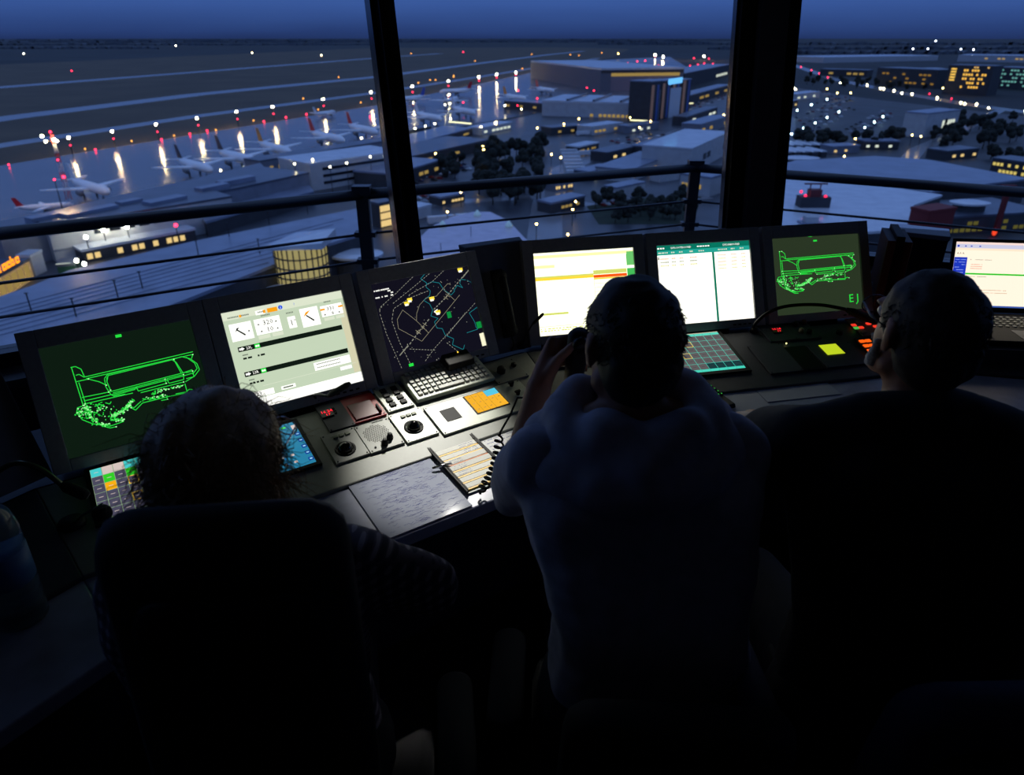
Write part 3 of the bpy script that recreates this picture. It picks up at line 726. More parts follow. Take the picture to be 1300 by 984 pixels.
for i in range(7):
    p = G(260 + i * 20.5, 265 - i * 5.3, 0); s = thing('street_lamp', '%s teal glowing lamp along the low canopy, counted from the water bottle end' % ORD[i], 'lamp', Matrix.Translation(p), 'teal lamps along the low canopy')
    MB().bx(-.12, -.12, 0, .12, .12, 8).build('pole', LPOST, s); MB().ball((0, 0, 8.6), (.8, .8, 1.1), 8, 6).build('lamp_head', TEALL, s)
# round lit pavilion and oval roofs
p = G(391, 386); pv = thing('round_pavilion', 'drum-shaped pavilion with yellow lit glazing and a pale tilted roof', 'building', Matrix.Translation(p))
MB().lathe([(8.5, 0), (8.5, 21)], 28).build('walls', mat('warm_glazed_wall', (140, 120, 84), .5, emit=(224, 200, 120), strength=.5), pv)
for i in range(28):
    a = i * 2 * math.pi / 28; MB().bx(-.18, -.1, 0, .18, .25, 21).build('mullion', DARKW, pv, mw=Matrix.Translation((8.5 * math.cos(a), 8.5 * math.sin(a), 0)) @ Matrix.Rotation(a - math.pi / 2, 4, 'Z'))
for z in (8, 11.2, 14.4, 17.6): MB().lathe([(8.55, z), (8.9, z), (8.9, z + .4), (8.55, z + .4)], 28).build('floor_band', DARKW, pv)
MB().hexa([(-11, -9, 21), (9, -7, 21), (10, 8, 21), (-4, 10, 21)], [(-11, -9, 21.6), (9, -7, 23), (10, 8, 24), (-4, 10, 22)]).build('roof', PALER, pv)
for lb, x, y, a, b, hh in (('oval pale roof in front of the near handrail post', 455, 354, 10, 7, 9), ('oval pale roof half hidden by the pale green page monitor', 386, 398, 11, 6, 8), ('oval white roof on the red tower side below the handrail', 1222, 291, 9, 6, 12), ('small oval white roof by the pale sheds at the thick pillar', 1012, 219, 13, 8, 9)):
    s = thing('oval_pavilion', lb, 'pavilion', Matrix.Translation(G(x, y))); mb = MB(Matrix.Diagonal((1, b / a, 1, 1))); mb.lathe([(a * .8, 0), (a * .8, hh)], 24).build('walls', DARKW, s)
    mb = MB(Matrix.Diagonal((1, b / a, 1, 1))); mb.lathe([(a, hh), (a, hh + .8), (a * .6, hh + 1.4)], 28).build('roof', PALER, s)
t, Q = front('stair_tower', 'narrow yellow lit stair tower behind the near handrail post', 'building', (483, 290), (500, 286), 6, 11, DARKW, DARKR)
bands(t, Q, 0, 1, (.5, 4, 7.5), 2.8, WARM, .08, .92, name='lit_window')
# fan-shaped plaza roof
t, Q = roofpx('fan_roof', 'fan-shaped pale lilac roof behind the corner panel', 'building', [(520, 345), (533, 306), (548, 291), (575, 278), (600, 272), (622, 272), (645, 283), (660, 300), (676, 316), (660, 345)], 9, DARKW, wet('wet_lilac_roof', (190, 176, 190), .2, .12, .2, .4))
o0 = t.matrix_basis.translation
for x, y in ((606, 274), (562, 288), (646, 288)): MB().lathe([(1.6, 0), (1.6, .8), (.3, 2.6)], 12).build('roof_light', mat('pale_dome', (190, 214, 210), .3, emit=(170, 200, 190), strength=.12), t, True, mw=Matrix.Translation(G(x, y, 10) - o0))
for x, y in ((598, 300), (560, 322)): MB().bx(-.1, -.1, 0, .1, .1, 4).build('roof_mast', LPOST, t, mw=Matrix.Translation(G(x, y, 10) - o0))
# hangars and offices in the middle
t, Q = front('hangar', 'low pale hangar hall with ribbed wet roof in the middle distance', 'hangar', (688, 147), (799, 151), 95, 15, PALEW, PALER, rh=2)
o0 = t.matrix_basis.translation; e = Q[1] - Q[0]; f_ = Q[3] - Q[0]
for i in range(3): a = Q[0] + e * (.28 + i * .3); MB().hexa([(*a, 17), (*(a + e * .025), 17), (*(a + e * .025 + f_), 17), (*(a + f_), 17)], [(*a, 19), (*(a + e * .025), 19), (*(a + e * .025 + f_), 19), (*(a + f_), 19)]).build('roof_monitor', DARKR, t)
bands(t, Q, 0, 1, (1,), 3, WARM2, .55, 1, n=9, fill=.8, seed=1, name='lit_window')
t, Q = front('hangar', 'tall white hangar block with a bright lamp on its upper edge', 'hangar', (798, 152), (823, 154), 70, 30, mat('white_hangar_wall', (200, 204, 212), .6), PALER)
bands(t, Q, 0, 1, (26,), 3, glow((255, 236, 180), 1.5), .62, .96, name='lit_sign'); bands(t, Q, 0, 1, (.5,), 4, WARM2, 0, .9, n=5, fill=.8, name='lit_window', seed=2)
for i, (a, b, lb) in enumerate((((824, 156), (835, 154), 'next to the white hangar block'), ((838, 152), (848, 150), 'second from the white hangar block'), ((851, 149), (860, 147), 'under the blue sign'), ((864, 145), (874, 143), 'farthest from the white hangar block'))):
    t, Q = front('office_tower', 'striped office tower, ' + lb, 'tower', a, b, 26, 40 - i * 1, DARKW, BLUER, group='striped office towers')
    bands(t, Q, 0, 1, (1,), 36, mat('tan_lit_stripe', (150, 120, 100), .6, emit=(150, 110, 90), strength=.16), .0, .3, name='lit_stripe'); bands(t, Q, 0, 1, (1,), 36, mat('blue_stripe', (70, 96, 160), .5), .62, .85, name='stripe')
p = G(848, 111, 41); q = G(866, 108, 41)
sg = thing('roof_sign', 'long glowing blue sign on top of the striped office towers', 'sign', Matrix.Translation(p)); dv = q - p
MB().tube([V((0, 0, 0)), V((0, 0, 3))], .3, 6).build('leg', DARKW, sg); MB().tube([V((dv.x, dv.y, 0)), V((dv.x, dv.y, 3))], .3, 6).build('leg', DARKW, sg)
MB().hexa([(0, 0, 2), (dv.x, dv.y, 2), (dv.x, dv.y + 1, 2), (0, 1, 2)], [(0, 0, 7), (dv.x, dv.y, 7), (dv.x, dv.y + 1, 7), (0, 1, 7)]).build('lit_panel', glow((110, 190, 255), 1.3), sg)
t, Q = front('hangar', 'huge dark hangar with a lit lintel and pale roof behind the striped towers', 'hangar', (762, 116), (866, 114), 420, 33, mat('blue_grey_cladding', (92, 96, 108), .7), PALER, rh=3)
bands(t, Q, 0, 1, (23,), 5, WARM2, .12, .95, name='lit_lintel'); bands(t, Q, 0, 1, (28,), 4, DARKW, 0, 1, name='fascia'); bands(t, Q, 0, 1, (0,), 22, mat('hangar_door', (120, 112, 122), .6), .12, .95, name='hangar_door')
t, Q = front('freight_hall', 'dark freight hall running along the huge hangar flank', 'building', (868, 112), (925, 96), 60, 24, DARKW, BLUER)
bands(t, Q, 0, 1, (4,), 5, COOL, .65, .95, n=5, fill=.8, name='lit_window', seed=7)
for i, (a, b, dp, hh, w_, r_, lb) in enumerate((((868, 136), (926, 118), 20, 12, DARKW, BLUER, 'row of lit stands beside the striped towers'), ((800, 232), (852, 210), 24, 7, PALEW, BLUER, 'low pale shed near the middle of the car parks'), ((876, 222), (922, 196), 34, 16, PALEW, PALER, 'white-sided block beside the thick pillar'), ((886, 196), (912, 188), 14, 8, DARKW, PALER, 'small pale-roofed block behind the white-sided block'),
        ((862, 244), (900, 250), 16, 10, PALEW, BLUER, 'pale house in front of the second handrail post'), ((782, 254), (818, 246), 9, 6, PALEW, BLUER, 'low pale house above the hedge'), ((700, 272), (742, 262), 10, 5, DARKW, BLUER, 'colonnaded low block above the yellow-white list monitor'), ((735, 196), (760, 190), 12, 5, DARKW, PALER, 'white bus shed by the boulevard'),
        ((500, 240), (560, 220), 28, 8, DARKW, BLUER, 'grey car park deck just beside the mullion'), ((520, 214), (620, 190), 40, 7, DARKW, DARKR, 'long dark parking deck below the parked jets'), ((505, 200), (600, 172), 30, 6, DARKW, BLUER, 'grey bus station roof below the fluorescent strip'), ((640, 138), (690, 142), 22, 9, DARKW, BLUER, 'dark stores block beside the low hangar hall'))):
    t, Q = front('city_block', lb, 'building', a, b, dp, hh, w_, r_); bands(t, Q, 0, 1, (hh * .35,), hh * .25, BANDM if i in (2, 5) else WARM2, .05, .95, n=8, fill=.5, seed=i, name='lit_window')
CB = [((512, 284), (548, 274), 9, 5), ((506, 262), (530, 256), 8, 4), ((560, 262), (590, 256), 10, 4), ((704, 244), (728, 240), 9, 5), ((748, 230), (780, 222), 12, 5), ((770, 206), (812, 196), 14, 6), ((826, 200), (858, 190), 16, 7), ((838, 232), (862, 228), 9, 5), ((700, 172), (742, 168), 16, 6), ((752, 172), (790, 166), 18, 7), ((800, 170), (836, 164), 14, 6), ((560, 192), (600, 184), 12, 5), ((612, 172), (650, 164), 16, 6), ((516, 176), (548, 170), 14, 6), ((888, 172), (924, 160), 18, 9), ((870, 160), (910, 146), 14, 8), ((1010, 128), (1040, 124), 20, 8), ((1056, 196), (1090, 194), 14, 5), ((1096, 190), (1140, 190), 14, 6), ((1200, 204), (1240, 200), 16, 6), ((1180, 98), (1196, 98), 30, 18), ((1040, 96), (1100, 98), 40, 14), ((990, 140), (1012, 136), 14, 8)]
CB.sort()
for i, (a, b, dp, hh) in enumerate(CB):
    w_, r_ = ((DARKW, BLUER), (PALEW, PALER), (DARKW, DARKR), (MATS['grey_facade'], BLUER))[i % 4]
    t, Q = front('city_block', 'low %s town block, %s of the small ones from the mullion' % (('dark', 'white', 'dark-roofed', 'grey')[i % 4], ORD[i]), 'building', a, b, dp, hh, w_, r_, group='small town blocks')
    bands(t, Q, 0, 1, (hh * .3,), hh * .3, (WARM2, WARM, COOL)[i % 3], .05, .95, n=7, fill=.45, seed=i + 40, name='lit_window')
for x0, x1, y0, y1, lb in ((570, 598, 154.5, 157, 'fluorescent bright strip light over the bus station'), (800, 822, 152.5, 153.5, 'bright lit band at the foot of the white hangar block'), (864, 880, 132, 131, 'bright lit band beside the striped towers')):
    p, q = G(x0, y0, 6), G(x1, y1, 6); s = thing('strip_light', lb, 'lamp', Matrix.Translation(p)); dv = q - p; MB().tube([V((0, 0, 0)), dv], .6, 6).build('tube', glow((255, 246, 190), 2.0), s)
    for u in (.05, .95): MB().bx(-.1, -.1, -6, .1, .1, 0).build('post', LPOST, s, mw=Matrix.Translation(dv * u))
# right-hand side beyond the pillar
t, Q = roofpx('exhibition_hall', 'broad pale flat roof beyond the handrail on the pillar side', 'building', [(975, 214), (1010, 206), (1110, 200), (1180, 205), (1305, 229), (1215, 240), (1180, 246), (1080, 230), (975, 220)], 12, DARKW, BLUER)
t, Q = roofpx('exhibition_hall', 'near pale flat roof with red warning lamps below the handrail', 'building', [(960, 222), (1060, 227), (1130, 240), (1195, 250), (1158, 263), (1152, 294), (960, 305)], 13, DARKW, PALER)
p = G(1031, 262, 14); ph = thing('plant_room', 'dark rooftop plant room with a red mast frame', 'building', Matrix.Translation((p.x, p.y, ZG + 14)))
MB().bx(-6.5, -3, 0, 6.5, 3, 4.5).build('walls', DARKW, ph); MB().bx(-2.5, -2, 4.5, 2.5, 2, 7.5).build('mast_base', mat('dark_red_steel', (96, 30, 34), .6), ph)
for s_ in (-1, 1): MB().bx(s_ * 2.2 - .2, -.2, 7.5, s_ * 2.2 + .2, .2, 10).build('mast_leg', MATS['dark_red_steel'], ph)
MB().bx(-5, -.3, 9.6, 5, .3, 10.2).build('cross_beam', MATS['dark_red_steel'], ph)
for i, (x, y) in enumerate(((1017, 244), (1022.5, 249), (1042, 244.5), (1048, 250))):
    p = G(x, y, 18.6); s = thing('warning_lamp', 'red warning lamp at the plant room, %s from the thick pillar' % ORD[i], 'lamp', Matrix.Translation(p), 'red warning lamps on the plant room')
    MB().ball((0, 0, .2), .62, 10, 6).build('lens', glow((255, 40, 80), 3), s); MB().lathe([(.3, -.5), (.3, -.1)], 8).build('socket', LPOST, s)
p = G(1028, 284, 14); kk = thing('roof_kiosk', 'small pale kiosk at the near edge of the flat roof', 'building', Matrix.Translation(p)); MB().bx(-2.4, -2, 0, 2.4, 2, 3).build('walls', PALEW, kk); MB().bx(-4.2, -2.4, 0, 4.2, 2.6, .8).build('plinth', BLUER, kk)
REDW, REDL = mat('red_cladding', (104, 24, 27), .7), glow((255, 150, 70), .5)
t, Q = front('red_tower', 'dark red building with amber windows beside the binders', 'building', (1164, 334), (1197, 328), 8, 20, REDW, REDW)
bands(t, Q, 0, 1, (3, 7), 1.2, REDL, .3, .95, n=4, fill=.7, seed=3, name='lit_window')
p = G(1262, 300); py_ = thing('red_pylon', 'slim red pylon with a glowing foot on the laptop side', 'pylon', Matrix.Translation(p)); MB().bx(-.9, -.9, 0, .9, .9, 22).build('mast', REDW, py_); MB().bx(-3.4, -.9, 20, 3, .9, 23).build('head', REDW, py_); MB().ball((-1.2, -1.2, 2.2), (.9, .9, 1.6), 10, 8).build('lamp', glow((255, 70, 40), 1.2), py_)
t, Q = front('car_park_block', 'dim car park block with weak yellow lights above the laptop', 'building', (1200, 300), (1320, 292), 30, 8, DARKW, DARKR); bands(t, Q, 0, 1, (1.5, 4.5), 1.6, glow((150, 140, 70), .35), 0, 1, n=16, fill=.5, seed=4, name='lit_window')
t, Q = front('office_block', 'office block with two rows of yellow lit windows above the handrail', 'building', (1254, 224), (1330, 236), 20, 11, DARKW, DARKR); bands(t, Q, 0, 1, (3.5, 7.5), 1.8, glow((250, 220, 120), .8), .02, .98, n=15, fill=.75, seed=6, name='lit_window')
for i in range(2):
    for j in range(6):
        a = G(986 + j * 11.2 - i * 3, 201 - i * 9 - j * .2); m_ = thing('storage_shed', 'small pale-roofed shed by the thick pillar, %s from it in the %s row' % (ORD[j], ('near', 'far')[i]), 'shed', Matrix.Translation(a) @ Matrix.Rotation(rad(12), 4, 'Z'), 'pale sheds in rows')
        MB().bx(0, 0, 0, 4.6, 22, 4).build('walls', DARKW, m_); MB().hexa([(-.3, -.3, 4), (4.9, -.3, 4), (4.9, 22.3, 4), (-.3, 22.3, 4)], [(1, -.3, 5), (3.6, -.3, 5), (3.6, 22.3, 5), (1, 22.3, 5)]).build('roof', PALER, m_)
t, Q = front('warehouse', 'pale warehouse with a dark gable below the motorway', 'building', (1143, 172), (1171, 175), 60, 20, PALEW, BLUER); bands(t, Q, 1, 2, (5,), 8, COOL, .5, .9, n=5, fill=.6, seed=4, name='lit_window')
t, Q = front('office_tower', 'dark office tower with orange lit windows near the motorway', 'tower', (1196, 119), (1252, 122), 40, 42, DARKW, DARKR)
bands(t, Q, 0, 1, (10, 16, 22, 28, 34), 3, glow((255, 190, 80), 1.3), .36, .95, n=10, fill=.55, seed=12, name='lit_window'); bands(t, Q, 0, 1, (20, 24, 28, 32, 36), 2.2, glow((255, 200, 90), 1.3), .08, .2, n=1, name='lit_stair')
bands(t, Q, 0, 1, (39,), 2, glow((255, 200, 120), 1.0), .45, .98, n=9, fill=.6, seed=2, name='lit_window')
t, Q = front('office_block', 'wide office block with teal lit windows beyond the laptop', 'building', (1256, 112), (1330, 116), 60, 34, DARKW, DARKR); bands(t, Q, 0, 1, (5, 11, 17, 23, 29), 2.6, glow((120, 190, 180), .8), .02, .98, n=18, fill=.55, seed=15, name='lit_window')
t, Q = front('office_block', 'dim office block with a few yellow windows beyond the motorway', 'building', (1110, 108), (1186, 113), 60, 30, DARKW, DARKR); bands(t, Q, 0, 1, (6, 13, 20), 3, glow((200, 150, 70), .5), .02, .98, n=14, fill=.4, seed=17, name='lit_window')
t, Q = front('logistics_hall', 'very long pale hall near the horizon beyond the motorway', 'building', (1045, 80), (1190, 77), 200, 18, PALEW, PALER)
t, Q = front('logistics_hall', 'long lit hall near the horizon beyond the laptop', 'building', (1215, 78), (1330, 80), 200, 22, PALEW, PALER); bands(t, Q, 0, 1, (9,), 5, glow((230, 190, 120), .6), .3, .98, n=14, fill=.6, seed=21, name='lit_window')
ribbon('road_motorway', [(940, 62), (1000, 80), (1060, 101), (1150, 119), (1230, 133), (1330, 146)], 26, RUNW, .16)
ribbon('road_slip', [(1150, 206), (1165, 190), (1200, 175), (1245, 152), (1270, 140)], 12, RUNW, .17)
ribbon('road_boulevard', [(690, 330), (694, 260), (715, 215), (770, 190), (850, 172), (925, 145)], 16, RUNW, .12)
ribbon('road_terminal', [(520, 262), (600, 255), (690, 250), (760, 262), (900, 250)], 10, RUNW, .13)
slab('lawn', [(760, 285), (745, 262), (800, 252), (890, 250), (880, 285)], mat('dark_lawn', (30, 44, 32), .95, noise=.3, nscale=.2), .2, kind='structure')

# aircraft on the apron
ENG = mat('engine_grey', (90, 94, 104), .4)
WHITEA = mat('white_aircraft_paint', (226, 228, 232), .35)
PLM = {}
def plane_meshes():
    f = MB().tube([(17, 0, 3.6), (16.6, 0, 3.7), (15.4, 0, 3.9), (13, 0, 4.1), (-8, 0, 4.1), (-13, 0, 4.6), (-17, 0, 5.2)], [.2, .8, 1.5, 1.95, 1.95, 1.2, .3], 14).mesh('fuselage', WHITEA, True)
    ws = []
    for s in (1, -1): ws.append(MB().hexa([(4, s * 1, 3.2), (-2.5, s * 1, 3.2), (-5.5, s * 16, 4.3), (-4, s * 16, 4.3)][::s], [(4, s * 1, 3.9), (-2.5, s * 1, 3.8), (-5.5, s * 16, 4.5), (-4, s * 16, 4.5)][::s]).mesh('wing', WHITEA))
    ts = [MB().hexa([(-12.5, s * .3, 5), (-15.6, s * .3, 5), (-17, s * 6, 5.6), (-15.6, s * 6, 5.6)][::s], [(-12.5, s * .3, 5.4), (-15.6, s * .3, 5.3), (-17, s * 6, 5.75), (-15.6, s * 6, 5.75)][::s]).mesh('tailplane', WHITEA) for s in (1, -1)]
    es = [MB().tube([(4.5, s * 5.2, 2.4), (4.2, s * 5.2, 2.4), (1.5, s * 5.2, 2.5), (.4, s * 5.2, 2.5)], [.95, 1.1, 1.0, .6], 12).mesh('engine', ENG, True) for s in (1, -1)]
    return f, ws, ts, es
PF, PW, PT, PE = plane_meshes()
FINM = {}
def fin(col):
    if col not in FINM:
        FINM[col] = MB().hexa([(-11.5, -.2, 5.6), (-16, -.2, 5.6), (-16, .2, 5.6), (-11.5, .2, 5.6)], [(-15.4, -.12, 11.4), (-17.8, -.12, 11.4), (-17.8, .12, 11.4), (-15.4, .12, 11.4)]).mesh('tail_fin', mat('fin_%d_%d_%d' % col, col, .4))
    return FINM[col]
WFIN, RFIN, BFIN, OFIN, DFIN = (214, 216, 220), (190, 24, 36), (50, 80, 170), (210, 130, 40), (40, 44, 60)
gear = MB()
for x, y in ((11, 0), (-1, 2.4), (-1, -2.4)): gear.bx(x - .4, y - .25, 0, x + .4, y + .25, 1.1).bx(x - .12, y - .12, 1, x + .12, y + .12, 2.6)
GEARM = gear.mesh('landing_gear', SOFT)
for tail, nose, col, lb in (((94, 243), (141, 257), WFIN, 'white jet parked behind the red-lit lattice mast'), ((36, 272), (82, 268), RFIN, 'white jet with a red tail at the frame edge behind the slim mast'), ((228, 216), (271, 228), DFIN, 'white jet parked first along the pier from the lattice mast'), ((279, 206), (327, 218), DFIN, 'white jet parked second along the pier from the lattice mast'),
        ((330, 194), (370, 205), OFIN, 'white jet parked third along the pier from the lattice mast'), ((394, 180), (439, 190), RFIN, 'white jet with dark red tail parked fourth along the pier'), ((438, 169), (485, 180), RFIN, 'white jet with dark red tail parked fifth along the pier, at the mullion'), ((399, 151), (426, 147), WFIN, 'white jet taxiing with lights beyond the parked row before the mullion'),
        ((607, 120), (550, 123), RFIN, 'white jet with red tail pointing at the mullion beyond the apron'), ((540, 130), (503, 134), BFIN, 'white jet with blue tail half behind the mullion'), ((560, 138), (584, 131), WFIN, 'short white jet turning on the apron past the mullion'), ((622, 126), (688, 135), OFIN, 'long white jet with orange tail beside the low hangar hall'),
        ((664, 116), (722, 124), RFIN, 'long white jet with red tail nearest the huge hangar'), ((524, 153), (564, 161), WFIN, 'white jet parked behind the bus station roof'), ((570, 145), (608, 153), WFIN, 'white jet parked beside the fluorescent strip light')):
    a, b = G(*tail), G(*nose); d_ = b - a; c = (a + b) / 2; s = d_.length / 34; s = max(.75, min(1.7, s))
    ap = thing('airliner', lb, 'airliner', Matrix.Translation((c.x, c.y, ZG + .1)) @ Matrix.Rotation(math.atan2(d_.y, d_.x), 4, 'Z') @ Matrix.Scale(s, 4), 'jets on the wet apron')
    for nm, ms in (('fuselage', [PF]), ('wing', PW), ('tailplane', PT), ('engine', PE), ('tail_fin', [fin(col)]), ('landing_gear', [GEARM])):
        for m_ in ms: link(nm, m_, ap)

# floodlight masts along the grass edge
WL, RL_, OL_ = glow((255, 206, 140), 400), glow((255, 40, 70), 9), glow((255, 160, 60), 5)
polem = MB().bx(-.25, -.25, 0, .25, .25, 1).mesh('pole', LPOST)
hexm = {}
def lamp_mesh(m, r):
    k = (m.name, r)
    if k not in hexm: hexm[k] = MB().ball((0, 0, 0), r, 8, 6).mesh('lamp_head', m)
    return hexm[k]
FLD = [(87, 175, 196), (142, 167, 187), (198, 158, 178.5), (250, 150, 170), (300, 142, 162), (346, 135.6, 155), (410, 126, 144.5), (471, 117, 135), (523.5, 109.5, 126), (569, 103, 116), (608, 98, 108), (630.5, 94.5, 103), (655, 92, 99), (678, 88.4, 94.5), (693, 86, 91.5), (708, 84, 89), (723, 80.5, 87), (733, 80, 86), (745.5, 78.5, 84.5), (754, 79.6, 85.5)]
for i, (x, y, yb) in enumerate(FLD):
    p = G(x + (5 if i < 4 else 3), yb); d_ = ray(x, y); tt = p.y / d_.y; hh = EYE + d_.z * tt - ZG; s = thing('floodlight_mast', '%s floodlight mast along the grass edge, counted from the lattice mast' % ORD[i], 'mast', Matrix.Translation((d_.x * tt, p.y, ZG)), 'floodlight masts along the grass edge')
    link('pole', polem, s, Matrix.Diagonal((1, 1, hh, 1))); r = .0008 * p.y + .3
    link('lamp_head', lamp_mesh(WL, 1.0), s, Matrix.Translation((0, 0, hh)) @ Matrix.Scale(r * (1.7 if i == 16 else 1), 4)); link('warning_light', lamp_mesh(RL_, 1.0), s, Matrix.Translation((0, 0, hh * .55)) @ Matrix.Scale(r * .75, 4))
# lattice mast in red and white
p = G(94, 276); lm = thing('lattice_mast', 'tall red and white lattice mast with clustered floodlights', 'mast', Matrix.Translation(p)); d_ = ray(69, 170); hh = EYE + d_.z * (p.y / d_.y) - ZG
RW = (mat('mast_red', (170, 40, 44), .6), mat('mast_white', (200, 200, 206), .6)); nseg = 9
for i in range(nseg):
    z0, z1 = hh * i / nseg, hh * (i + 1) / nseg; r0, r1 = 1.7 - 1.1 * i / nseg, 1.7 - 1.1 * (i + 1) / nseg; mb = MB()
    for a in range(3):
        c0, c1 = 2.094 * a, 2.094 * (a + 1); P0 = V((r0 * math.cos(c0), r0 * math.sin(c0), z0)); P1 = V((r1 * math.cos(c0), r1 * math.sin(c0), z1)); P2 = V((r1 * math.cos(c1), r1 * math.sin(c1), z1)); mb.tube([P0, P1], .16, 5).tube([P0, P2], .1, 4)
    mb.build('lattice_section', RW[i % 2], lm)
for x, z, m_, r in ((0, 1, RL_, .55), (-4.5, -1, WL, .6), (-3.4, -3.4, WL, .5), (.8, -2.6, WL, .6), (2.0, -3.2, WL, .45), (0, -hh * .30, RL_, .4), (.6, -hh * .50, RL_, .7), (.3, -hh * .93, RL_, .7)):
    link('lamp_head', lamp_mesh(m_, 1.0), lm, Matrix.Translation((x, -.6, hh + z)) @ Matrix.Scale(r, 4))
MB().bx(-4.6, -.2, hh - 3.2, 2.2, .2, hh - 2.9).build('cross_arm', LPOST, lm)
p = G(82, 275); sm = thing('slim_mast', 'slim dark mast with a single red lamp beside the lattice mast', 'mast', Matrix.Translation(p)); d_ = ray(67, 228); hh = EYE + d_.z * (p.y / d_.y) - ZG
MB().tube([(0, 0, 0), (0, 0, hh)], [.35, .15], 8).build('pole', LPOST, sm); link('lamp_head', lamp_mesh(RL_, 1.0), sm, Matrix.Translation((0, 0, hh)) @ Matrix.Scale(.5, 4))

# small lights: taxiway edge lamps, street lamps, vehicle lights
def lamps(pts, name, label, cat, group, m, hgt, k=.0007, mn=.22):
    pts = sorted(pts); label0 = label
    for i_, (x, y) in enumerate(pts):
        label = label0 + (', %s from the water bottle side' % ORD[i_] if len(pts) > 1 else '')
        d_ = ray(x, y); p = at_z(x, y, ZG + hgt); s = thing(name, label, cat, Matrix.Translation((p.x, p.y, ZG)), group); r = mn + k * p.y
        link('pole', polem, s, Matrix.Diagonal((.6, .6, hgt, 1))); link('lamp_head', lamp_mesh(m, 1.0), s, Matrix.Translation((0, 0, hgt)) @ Matrix.Scale(r, 4))


WL2, YL, CL = glow((255, 232, 180), 30), glow((255, 205, 110), 30), glow((200, 236, 230), 40)
lamps([(11, 209), (121, 190), (205, 177), (91, 90), (241, 170), (263, 166), (335, 154), (363, 149), (389, 145), (470, 148)], 'edge_lamp', 'small red lamp along the grass edge', 'lamp', 'red edge lamps before the mullion', RL_, 1.2, .0008)
lamps([(108, 189), (167, 179), (221, 172), (274, 165), (322, 153), (404, 139), (385, 125), (458, 130), (430, 98), (320, 66.5), (408, 71)], 'edge_lamp', 'small amber taxiway lamp before the mullion', 'lamp', 'amber taxiway lamps before the mullion', OL_, 1.2, .0006)
lamps([(546, 101.5), (576, 96), (553, 101.5), (576, 97.5), (531, 105), (603, 77.5), (522, 68), (724, 69.5), (735, 70.5), (764, 67), (675, 69), (663, 87)], 'edge_lamp', 'small amber taxiway lamp past the mullion', 'lamp', 'amber taxiway lamps past the mullion', OL_, 1.2, .0006)
lamps([(588, 66), (658, 115), (588, 130), (682, 125), (657, 134), (755, 98.5), (754, 115), (745, 111.5), (816, 107), (840, 101), (773, 84), (786, 82), (797, 80), (809, 78), (819, 77), (836, 83), (850, 93), (861, 95.5), (867, 86), (876, 83.5), (886, 82), (894, 80.5), (905, 81), (881, 74), (900, 74.5), (857, 89), (846, 94), (832, 139), (874, 125), (854, 132), (832, 71)], 'warning_lamp', 'small red warning lamp around the hangars', 'lamp', 'red warning lamps around the hangars', RL_, 12, .0007)
lamps([(832, 70), (894, 71.5), (842, 72), (876, 106), (830, 116), (832, 127.5)], 'floodlight', 'bright floodlight near the pillar', 'lamp', 'floodlights near the pillar', WL, 14, .0009)
lamps([(176, 245), (245, 229), (213, 270), (350, 202), (396, 191), (280, 216.5), (459, 175.5), (489, 173)], 'apron_lamp', 'warm lamp at a jet along the pier', 'lamp', 'stand lamps along the pier', WL2, 8)
lamps([(419, 212), (440, 207), (470, 199), (488, 198), (374, 208), (397, 203)], 'roof_lamp', 'warm lamp on the banded block roof', 'lamp', 'roof lamps on the white banded block', WL2, 17)
lamps([(109, 301), (131, 292), (161, 288)], 'wall_lamp', 'bright lamp on the white terminal', 'lamp', 'wall lamps on the white terminal', glow((255, 244, 210), 90), 10, .002)
lamps([(107, 335), (169, 330), (97, 331)], 'street_lamp', 'bright street lamp at the white terminal', 'lamp', 'street lamps at the white terminal', glow((255, 244, 200), 60), 6, .002)
lamps([(223, 286)], 'warning_lamp', 'single red lamp at the end of the white terminal facade', 'lamp', None, RL_, 10, .002)
lamps([(641, 134), (662, 138.5), (611, 161), (629, 156), (572, 151), (565, 133), (571, 131.5), (552, 157), (527, 163), (540, 160), (525, 130), (570, 120)], 'apron_lamp', 'white lamp among jets past the mullion', 'lamp', 'stand lamps past the mullion', WL2, 8)
lamps([(553, 195), (543, 207), (613, 186), (614, 190), (632, 185), (607, 221.5), (585, 244), (568, 269), (682, 162.5), (683, 170), (690, 174), (630, 155), (621, 209), (700, 196), (712, 200)], 'street_lamp', 'warm street lamp past the mullion', 'lamp', 'street lamps past the mullion', YL, 8)
lamps([(716, 157.5), (735, 151), (681, 284.5), (721, 297.5), (727, 266), (731, 256), (785, 68), (821, 185), (827, 183), (839, 178), (851, 173), (868, 171.5), (919, 146), (917, 171), (800, 149.5), (826, 154), (812, 162)], 'street_lamp', 'street lamp before the thick pillar', 'lamp', 'street lamps before the pillar', YL, 8)
lamps([(760, 111), (770, 110.5), (788, 111), (806, 111)], 'apron_lamp', 'white lamp at the foot of the huge hangar', 'lamp', 'lamps at the huge hangar', WL2, 5, .0009)
lamps([(1008, 112), (998, 83), (1010, 113.5), (1067, 105), (1101, 108), (1118, 112), (1122, 112.5), (1135, 115), (1145, 118), (1158, 119), (1190, 124), (1220, 130), (1225, 131.5), (1240, 132), (1255, 137), (1302, 140)], 'car_headlight', 'pale headlight pair on the motorway', 'lamp', 'headlights on the motorway', WL2, 1.0, .0009)
lamps([(1017, 85), (1030, 89), (1040, 93), (1051, 98), (1112, 107), (1180, 119), (1208, 125)], 'car_taillight', 'red tail light on the motorway', 'lamp', 'tail lights on the motorway', RL_, 1.0, .0006)
